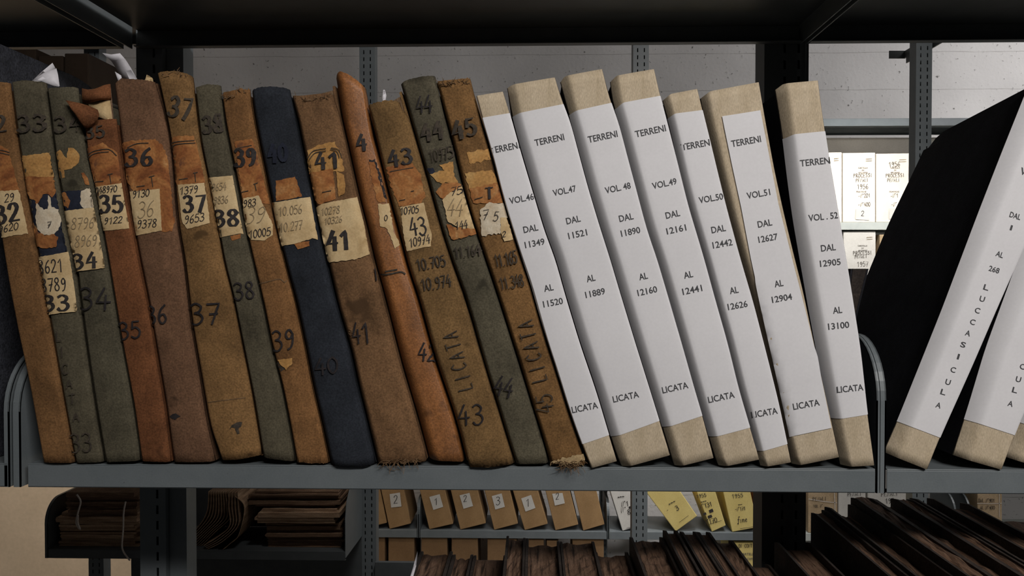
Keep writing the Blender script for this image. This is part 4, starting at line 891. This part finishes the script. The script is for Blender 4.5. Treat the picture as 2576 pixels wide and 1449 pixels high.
LOW = [
 (1060,1139,1380,12,'brown ledger on the shelf below with a white sheet at its cover', 'brown_pages', {}),
 (1141,1191,1388,14,'slim brown ledger on the shelf below, next to the one with the white sheet', 'brown_pages', {}),
 (1193,1273,1390,10,'dark flat topped ledger on the shelf below, just left of the tall ragged pair', 'brown_pages', {'ragged': False}),
 (1275,1322,1341,8,'tall ragged ledger on the shelf below, first of the tall pair', 'brown_pages', {'yr': 1346}),
 (1323,1406,1347,16,'wide ragged ledger on the shelf below, second of the tall pair', 'brown_pages', {'yr': 1354}),
 (1408,1493,1355,8,'thick ledger with deep grooves between its gatherings, standing under the white folder box', 'brown_pages', {}),
 (1495,1577,1381,14,'lower worn ledger on the shelf below in front of the pale wall patch', 'brown_pages', {}),
 (1583,1664,1344,14,'tall ledger on the shelf below whose cover stands up beside the rear upright', 'brown_pages', {}),
 (1667,1700,1327,7,'narrow dark ledger on the shelf below under the tilted yellow box', 'brown_pages', {'ragged': False}),
 (1709,1748,1330,6,'narrow dark ledger right of the double cover on the shelf below', 'brown_pages', {'ragged': False}),
 (1750,1781,1331,6,'narrow dark ledger on the shelf below under the N 170 yellow box', 'brown_pages', {'ragged': False}),
 (1783,1838,1352,8,'brown ledger with streaked page edges under the rightmost yellow box', 'brown_pages', {}),
 (1842,1930,1412,6,'low dark ledger beside the right upright on the shelf below', 'brown_pages', {'ragged': False}),
 (1948,2031,1357,18,'dark ledger on the shelf below, first one past the right upright', 'brown_pages', {'ragged': False}),
 (2040,2072,1283,4,'dark ledger with tattered top edge below the brown PENALI box', 'brown_pages', {'yr': 1276}),
 (2074,2138,1268,26,'ledger with a frayed leather edge below the white box', 'brown_pages', {'yr': 1262}),
 (2140,2184,1245,3,'ledger with torn corner in front of the white PENALI 195 sheet', 'brown_pages', {}),
 (2186,2246,1247,22,'dark wide ledger sloping away right of the PENALI 195 sheet', 'brown_pages', {}),
 (2248,2286,1249,5,'dark ledger with split boards, third from the PENALI 195 sheet', 'brown_pages', {}),
 (2288,2337,1246,20,'dark ledger near the two rounded end plates on the shelf below', 'brown_pages', {}),
 (2339,2420,1258,14,'black covered ledger under the rounded end plates on the shelf below', 'brown_pages', {'ragged': False}),
 (2424,2480,1300,8,'ledger with broken dark spine in front of the tied brown box', 'brown_pages', {}),
 (2482,2600,1296,12,'brown ledger at the far right of the shelf below', 'brown_pages', {}),
]
for xl, xr_, y, dy, lab, page, k in LOW:
    if xl > 2035: k = dict(k, Y=1.19, front=.865)
    low_ledger(xl, xr_, y, dy, lab, page, **k)
slip('white sheet leaning inside the cover of the leftmost ledger on the shelf below', [[(1026,1470,-.0),(1034,1470,0)], [(1040,1424,.06),(1047,1424,.06)], [(1050,1386,.12),(1051,1392,.12)]], Y=1.0)
# ================================================================ paper bundles on the rack across the aisle
def bundle(label, px4, Y, depth, m, n, string=None, jitter=5, seed=1, skew=0, group='paper bundles across the aisle'):
    """pile of paper gatherings: px4 = left, right, top, bottom"""
    l, r, tp, bt = px4; rnd = random.Random(seed)
    B = at((l+r)/2, bt, Y); t = thing('paper_bundle', label, 'paper bundle', (B.x, Y+depth/2, B.z), group)
    hs = [rnd.uniform(.5, 1.5) for _ in range(n)]; s = sum(hs); y = bt; mb = MB()
    for i, h in enumerate(hs):
        y1 = y - h/s*(bt-tp); f = i/n
        a = l + rnd.uniform(-jitter, jitter) + skew*f; b = r + rnd.uniform(-jitter, jitter) + skew*f; w = rnd.uniform(-1.2, 1.2)
        V0 = []; k = 8
        ed = [(a, y), (a + (b-a)*.3, y + w), (a + (b-a)*.7, y - w), (b, y), (b + rnd.uniform(-2, 2), (y+y1)/2), (b, y1 + .4), (a + (b-a)*.6, y1 - w + .4), (a + (b-a)*.25, y1 + w + .4), (a, y1 + .4), (a - rnd.uniform(0, 3), (y+y1)/2)]
        dy = rnd.uniform(-.012, .006)
        mb.prism([at(p, q, Y + .01) + Vector((0, dy, 0)) for p, q in ed], (0, depth-.02, 0)); y = y1
    lo = min(v.z for v in mb.v)
    if abs(lo - z2) < .02:
        for v in mb.v: v.z = max(v.z + .0, z2 + .0006)
    mb.build('papers', m, t)
    for sx in string or []:
        mb = MB(); mb.tube([at(x, yy, Y - .034) for x, yy in catmull(sx, 4)], .0026, 6); mb.build('string', 'string', t, True)
    return t
Z2S = z2
bundle('thick bundle of brown papers under the string tied pile on the low shelf', (150,345,1290,1384), 2.44, .2, 'bundle_paper', 12, None, 8, 3)
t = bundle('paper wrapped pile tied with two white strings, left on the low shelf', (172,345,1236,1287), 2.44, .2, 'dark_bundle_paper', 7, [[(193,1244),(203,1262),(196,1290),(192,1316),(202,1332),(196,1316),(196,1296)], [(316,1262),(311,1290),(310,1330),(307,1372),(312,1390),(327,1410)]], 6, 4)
# curled open gathering
def bent(label, lines, Y, depth, m, group):
    p = at(lines[0][-1][0], lines[0][-1][1], Y); t = thing('paper_bundle', label, 'paper bundle', (p.x, Y+depth/2, z2), group); mb = MB()
    for ln, w in lines_w(lines):
        c = catmull(ln, 6); n = len(c)
        for i in range(n-1):
            a, b = at(*c[i], Y), at(*c[i+1], Y); d = (b-a).normalized(); nn = Vector((-d.z, 0, d.x))*w
            mb.prism([a, b, b+nn, a+nn], (0, depth, 0))
    for v in mb.v: v.z = max(v.z, z2 + .0006)
    mb.build('papers', m, t); return t
def lines_w(ls): return [(l, .0016) for l in ls]
sw = []
for k in range(9):
    o = k*8
    sw.append([(524+o*.75, 1236), (522+o*.85, 1275), (512+o, 1305), (486+o*.85, 1338), (458+o*.6, 1362 + k*2.6)])
bent('sheaf of curling brown sheets slumped left beside the front upright', sw, 2.46, .17, 'bundle_paper', 'paper bundles across the aisle')
fo = [[(576+k*7, 1238), (574+k*8, 1275), (577+k*7, 1322), (545+k*5, 1352+k*3), (512+k*3, 1372+k*3)] for k in range(4)] + [[(592,1250),(614,1277),(600,1345),(575,1370),(548,1394)]]
bent('open folded sheaf with a light outer leaf standing on the low shelf', fo, 2.43, .17, 'bundle_paper', 'paper bundles across the aisle')
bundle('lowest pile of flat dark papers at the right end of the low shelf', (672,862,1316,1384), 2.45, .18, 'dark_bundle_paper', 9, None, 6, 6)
bundle('yellowish flat bundle jutting left above the lowest dark pile', (648,846,1281,1315), 2.435, .2, 'bundle_paper', 4, None, 8, 7, 6)
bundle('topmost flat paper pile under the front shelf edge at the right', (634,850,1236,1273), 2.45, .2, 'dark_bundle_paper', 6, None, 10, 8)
# ================================================================ archive boxes against the back wall
def many(items): return [strokes_mesh([it]) for it in items]
def box4(label, bl, br, hpx, m, Y=Y3F+.01, depth=.235, slope=None, sticker=None, text=None, group='brown archive boxes on the back rack', name='archive_box', tl=None, tr=None, sticker_m='white_card', inkm='ink', cat='archive box', zmin=None, extra=None):
    P = [at(*bl, Y), at(*br, Y)]
    if tl is None:
        tl = (bl[0] + slope[0]*hpx, bl[1] - hpx); tr = (br[0] + slope[0]*hpx, br[1] - hpx)
    P += [at(*tr, Y), at(*tl, Y)]
    lo = min(p.z for p in P)
    dz = 0
    for j in range(-1, 5):
        zs_ = Z3[0] + j*STEP3
        if abs(lo - zs_) < .03: dz = zs_ + .0008 - lo
    for p in P: p.z += dz
    if dz or True:
        for j in range(-1, 5):
            if abs(lo + dz - Z3[0] - j*STEP3) < .01 and (j == -1 or bl[0] > 2010):
                for p in P: p.z = min(p.z, Z3[0] + (j+1)*STEP3 - .039)
    t = thing(name, label, cat, ((P[0].x+P[1].x)/2, Y+depth/2, min(P[0].z, P[1].z)), group)
    mb = MB(); mb.prism(P, (0, depth, 0)); o = mb.build('body', m, t); bevel(o, .003, 2)
    c = [sum(p[0] for p in (bl, br, tr, tl))/4, sum(p[1] for p in (bl, br, tr, tl))/4]
    # paper edges seen at the open foot
    u = (P[3]-P[0]).normalized(); e = (P[1]-P[0])
    mb = MB(); mb.prism([P[0]+e*.12-u*.006, P[1]-e*.05-u*.010, P[1]-e*.05+u*.002, P[0]+e*.12+u*.002], (0, depth-.03, 0))
    if min(p.z for p in mb.v) > (zmin or -9): pass
    def lay(nm, vf, mm, off, par=None):
        v, f = vf; return obj(nm, [at(x, y, Y-off) for x, y in v], f, mm, par or t)
    if sticker:
        s = lay('sticker', (sticker['px'], [tuple(range(len(sticker['px'])))]), sticker_m, .002)
        if sticker.get('text'): lay('number_lettering', strokes_mesh(sticker['text']), inkm, .003, s)
    if text:
        for nm, vf, mm in text:
            for q in (vf if isinstance(vf, list) else [vf]): lay(nm, q, mm, .002)
    return t
zb3 = Z3[0] + .0006
def fit(bl):   # sit the lower corner on the shelf
    return bl
def stick(px, s, x, y, h, a=8): return {'px': px, 'text': [(s, x, y, h, a, 1.5, 1.0, .9, .7, .15)]}
SL = (-.243, 0)
box4('plain brown archive box half hidden by the rear upright, left of the box marked 2', (912,1331), (973,1316), 180, 'brown_card', slope=(-.2, 0))
box4('brown archive box with a 2 sticker left of the thin end plate', (980,1333), (1034,1319), 180, 'brown_card', slope=(-.215, 0), sticker=stick([(980,1243),(1006,1239),(1010,1274),(984,1277)], '2', 995, 1256, 20))
box4('brown archive box with a 1 sticker right beside the thin end plate', (1080,1333), (1140,1319), 180, 'brown_card', slope=SL, sticker=stick([(1080,1250),(1106,1243),(1115,1275),(1090,1283)], '1', 1097, 1262, 17))
box4('brown archive box with a 2 sticker between the 1 and the 3', (1158,1333), (1222,1317), 180, 'brown_card', slope=SL, sticker=stick([(1156,1246),(1181,1240),(1190,1273),(1166,1280)], '2', 1170, 1254, 16))
box4('brown archive box with a 3 sticker', (1243,1333), (1303,1317), 180, 'brown_card', slope=SL, sticker=stick([(1237,1248),(1262,1241),(1270,1275),(1246,1282)], '3', 1253, 1260, 20))
box4('brown archive box with a 1 sticker right of the box marked 3', (1320,1333), (1378,1317), 180, 'brown_card', slope=(-.3, 0), sticker=stick([(1311,1254),(1336,1245),(1347,1278),(1322,1287)], '1', 1328, 1264, 19))
box4('brown archive box with a high 2 sticker beside the plain one', (1397,1334), (1455,1319), 180, 'brown_card', slope=(-.25, 0), sticker=stick([(1389,1242),(1415,1240),(1421,1266),(1396,1272)], '2', 1402, 1248, 16))
box4('plain brown archive box without sticker right of the high 2 sticker', (1467,1334), (1521,1318), 180, 'brown_card', slope=(-.24, 0))
box4('white archive box numbered 1 to 80 beside the rear upright', (1566,1337), (1622,1318), 182, 'white_card', slope=(-.31, 0), group='white and yellow archive boxes',
     text=[('lettering', many([('~~~', 1562, 1249, 8, 8, 1.2, .8), ("N'1", 1572, 1267, 12, 8, 1.6, 1.2, .9, .7), ("N'", 1568, 1283, 13, 8, 1.4, 1), ('80', 1586, 1287, 12, 8, 1.6, 1.2), ('-', 1586, 1276, 11, 8, 8, 6), ('#', 1588, 1325, 44, 14, .9, .9)]), 'ink')])
box4('yellow archive box leaning far over beside the rear upright, marked 3', (1700,1337), (1754,1298), 0, 'yellow_card', tl=(1585,1185), tr=(1645,1140), group='white and yellow archive boxes',
     text=[('lettering', many([('3', 1703, 1278, 12, 30, 1.8, 1.4), ('~~~', 1690, 1264, 9, 30, 1, .8), ('-', 1679, 1283, 8, 30, 1, 1), ('#', 1716, 1310, 28, 34, .8, .8)]), 'ink')])
box4('yellow archive box numbered 131 to 170 with crossed out words', (1791,1341), (1826,1325), 0, 'yellow_card', tl=(1722,1160), tr=(1772,1150), group='white and yellow archive boxes',
     text=[('lettering', many([('1955', 1764, 1247, 9, 10, 1.4, 1), ('~~~', 1770, 1261, 7, 14, 1, .7), ("N'131", 1776, 1271, 11, 14, 1.6, 1.2, .9, .68), ('-', 1773, 1292, 10, 20, 7, 6), ('-', 1789, 1284, 13, 20, 9, 8), ('-', 1786, 1298, 15, 18, 8, 7), ("N'170", 1788, 1311, 12, 12, 1.6, 1.2, .9, .66), ('#', 1792, 1318, 34, 14, .8, .8)]), 'ink')])
box4('yellow archive box ending with fine, rightmost of the yellow boxes', (1842,1345), (1907,1333), 0, 'yellow_card', tl=(1801,1165), tr=(1868,1152), group='white and yellow archive boxes',
     text=[('lettering', many([('1955', 1855, 1247, 10, 6, 1.4, 1), ('~~~', 1862, 1269, 5, 6, .9, .7), ("-N'171", 1862, 1280, 9, 6, 1.4, 1, .8, .66), ('fine', 1868, 1306, 15, 6, 1.5, 1.1, .9, .5), ('#', 1872, 1330, 36, 6, .8, .8)]), 'ink')])
box4('orange brown folder sliver behind the rightmost yellow box', (1912,1339), (1940,1339), 0, 'rust_label', tl=(1885,1150), tr=(1935,1150), group='white and yellow archive boxes', Y=Y3F+.03)
# boxes one shelf lower
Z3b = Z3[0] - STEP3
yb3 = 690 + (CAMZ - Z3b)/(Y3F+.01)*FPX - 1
for l, r, tp, lab in ((925,968,1358,'plain brown box on the bottom shelf behind the rear upright'), (977,1042,1358,'shaded brown box on the bottom shelf under the box marked 2'), (1060,1125,1358,'brown box on the bottom shelf left of the wrinkled one'), (1136,1202,1358,'brown box with wrinkled face on the bottom shelf'), (1226,1300,1361,'brown box on the bottom shelf behind the first tall ledger'), (1330,1368,1361,'brown box on the bottom shelf between the two tall ledgers'), (1375,1405,1364,'thin brown box on the bottom shelf left of the grooved ledger'), (1440,1519,1357,'brown box on the bottom shelf beside the pale wall patch')):
    box4(lab, (l, yb3), (r, yb3), 0, 'shaded_brown_card', tl=(l, tp), tr=(r, tp+1), group='archive boxes on the bottom shelf')
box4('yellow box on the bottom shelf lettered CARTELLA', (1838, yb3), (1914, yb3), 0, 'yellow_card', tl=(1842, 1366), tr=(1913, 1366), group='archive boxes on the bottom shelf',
     text=[('lettering', many([('DI CONTI', 1878, 1373, 9, 2, 1.2, 1, .9, .62)]), 'faded_ink'), ('printed_lettering', print_mesh([('CARTELLA', 1882, 1394, 42, 6, 0), ('DI ARCHIVIO', 1882, 1406, 44, 6, 0)]), 'printed_ink')])
# right part of the back rack
box4('brown box lettered PENALI standing right of the front upright', (2033, 1338), (2107, 1338), 0, 'dusty_card', tl=(2033, 1160), tr=(2107, 1160), group='archive boxes right of the upright',
     text=[('lettering', many([('PENALI', 2062, 1255, 9, 3, 1.1, .9, .95, .72), ("VOL N'", 2058, 1273, 7, 3, 1, .8, .9, .7)]), 'ink'), ('string', lines_mesh([[(2034,1255),(2070,1261),(2106,1265)], [(2099,1240),(2100,1262),(2101,1300)]], 2), 'string')])
box4('white box standing between the brown PENALI box and the PENALI 195 sheet', (2109, 1338), (2178, 1338), 0, 'white_card', tl=(2109, 1160), tr=(2178, 1160), group='archive boxes right of the upright',
     text=[('lettering', many([('PENALI', 2150, 1243, 9, 3, 1.1, .9, .95, .72)]), 'ink')])
box4('white box lettered PENALI 195 over the dark ledgers', (2183, 1338), (2282, 1338), 0, 'white_card', tl=(2183, 1160), tr=(2282, 1160), group='archive boxes right of the upright',
     text=[('lettering', many([('PENALI', 2238, 1243, 10, 3, 1.2, .9, 1, .74), ('195', 2238, 1260, 13, 3, 1.3, 1, .9, .66)]), 'ink')])
box4('brown tied box lettered N 901 to N 400 at the right of the back rack', (2460, 1338), (2521, 1338), 0, 'dusty_card', tl=(2458, 1160), tr=(2521, 1160), group='archive boxes right of the upright',
     text=[('lettering', many([("DAL N'901", 2482, 1259, 9, 0, 1.1, .9, .9, .58), ("AL N'400", 2484, 1277, 9, 0, 1.1, .9, .9, .6)]), 'ink'), ('string', lines_mesh([[(2458,1266),(2490,1267),(2521,1266)], [(2514,1240),(2514,1300)]], 1.6), 'string')])
for x in (2413, 2450):
    c = at(x, 690, Y3F).x
    end_plate(rack3, c, -1, Y3F, Y3B, Z3[0], .037, 'grey_paint', h=.19, rad=.1)
# bright folders high on the right
yfo = 558
def folder(l, r, tp, bt, lab, txt=None, st=None, m='cream_card', print_=None, Y=Y3F+.01):
    tx = []
    if txt: tx.append(('lettering', many(txt), 'faded_ink'))
    if print_: tx.append(('printed_lettering', print_mesh(print_), 'faded_ink'))
    ru = [[(l+58, tp+17),(r-8, tp+16)], [(l+58, tp+22),(r-8, tp+21)]]
    tx.append(('printed_rule', lines_mesh(ru, 1), 'pencil'))
    return box4(lab, (l, bt), (r, bt), 0, m, tl=(l, tp+1), tr=(r, tp), text=tx, sticker=st, group='cream case folders high on the back rack', name='case_folder', cat='folder', Y=Y)
def prt(x, y): return [('CARTELLA', x, y, 24, 3.4, 0), ('DI', x, y+6, 5, 3, 0), ('ARCHIVIO', x, y+12, 24, 3.4, 0)]
folder(2040, 2118, 382, yfo, 'cream case folder half hidden behind VOL . 52')
folder(2120, 2202, 383, yfo, 'cream case folder lettered PROCESSI PENALI 1956 with a 2 sticker', [('PROCESSI', 2171, 441, 9, 2, 1, .8, .95, .72), ('PENALI', 2169, 453, 8, 2, 1, .8, .95, .72), ('1956', 2170, 469, 12, 3, 1, .8, .9, .68), ("-N'201", 2174, 492, 10, 4, 1, .8, .85, .66), ("-N'400", 2174, 514, 10, 2, 1, .8, .85, .66)],
       {'px': [(2153,525),(2189,527),(2187,554),(2152,552)], 'text': [('2', 2170, 537, 13, -4, 1.2, .9)]}, print_=prt(2171, 422) + [('PRATICHE', 2167, 482, 25, 3.2, 0)])
folder(2204, 2288, 385, yfo, 'cream case folder with 1956 written at its top', [('1956', 2250, 413, 12, 5, 1.1, .9, .9, .68), ('PROCESSI', 2252, 441, 9, 2, 1, .8, .95, .72), ('PENALI', 2248, 453, 8, 2, 1, .8, .95, .72), ("-N'1", 2250, 492, 10, 4, 1, .8, .85, .66), ("-N'", 2249, 514, 10, 2, 1, .8, .85, .66)],
       {'px': [(2237,524),(2270,525),(2269,552),(2236,551)]}, print_=prt(2252, 422) + [('PRATICHE', 2250, 482, 25, 3.2, 0)])
folder(2290, 2372, 384, yfo, 'cream case folder behind the rear upright and the black cover')
ymid = 690 + (CAMZ - (zfold - STEP3))/(Y3F+.01)*FPX - 1
folder(2122, 2203, 580, ymid, 'duller cream case folder lettered 1957 on the next shelf down', [('PROCESSI', 2170, 636, 9, 2, 1, .8, .95, .72), ('PENALI', 2166, 645, 8, 2, 1, .8, .95, .72), ('1957', 2170, 664, 12, 3, 1, .8, .9, .68)], print_=prt(2170, 618), m='white_card')
folder(2213, 2290, 588, ymid, 'duller cream case folder right of the one lettered 1957', m='dusty_card')
folder(2040, 2119, 584, ymid, 'duller cream case folder hidden behind the white volume', m='white_card')
# dim boxes high on the left bay of the rack across the aisle
zs = at(150, 236, Y2F).z
shelf(rack2, at(-460, 236, Y2F).x, at(225, 236, Y2F).x, Y2F, Y2B, zs, .028, 'dark_and_shaded_grey')
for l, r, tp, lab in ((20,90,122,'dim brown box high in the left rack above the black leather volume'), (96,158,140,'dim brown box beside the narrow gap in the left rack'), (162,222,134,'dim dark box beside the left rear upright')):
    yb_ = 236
    box4(lab, (l, yb_-.5), (r, yb_-.5), 0, 'shaded_card', tl=(l, tp), tr=(r, tp), Y=Y2F+.01, depth=.22, group='dim boxes in the left rack')
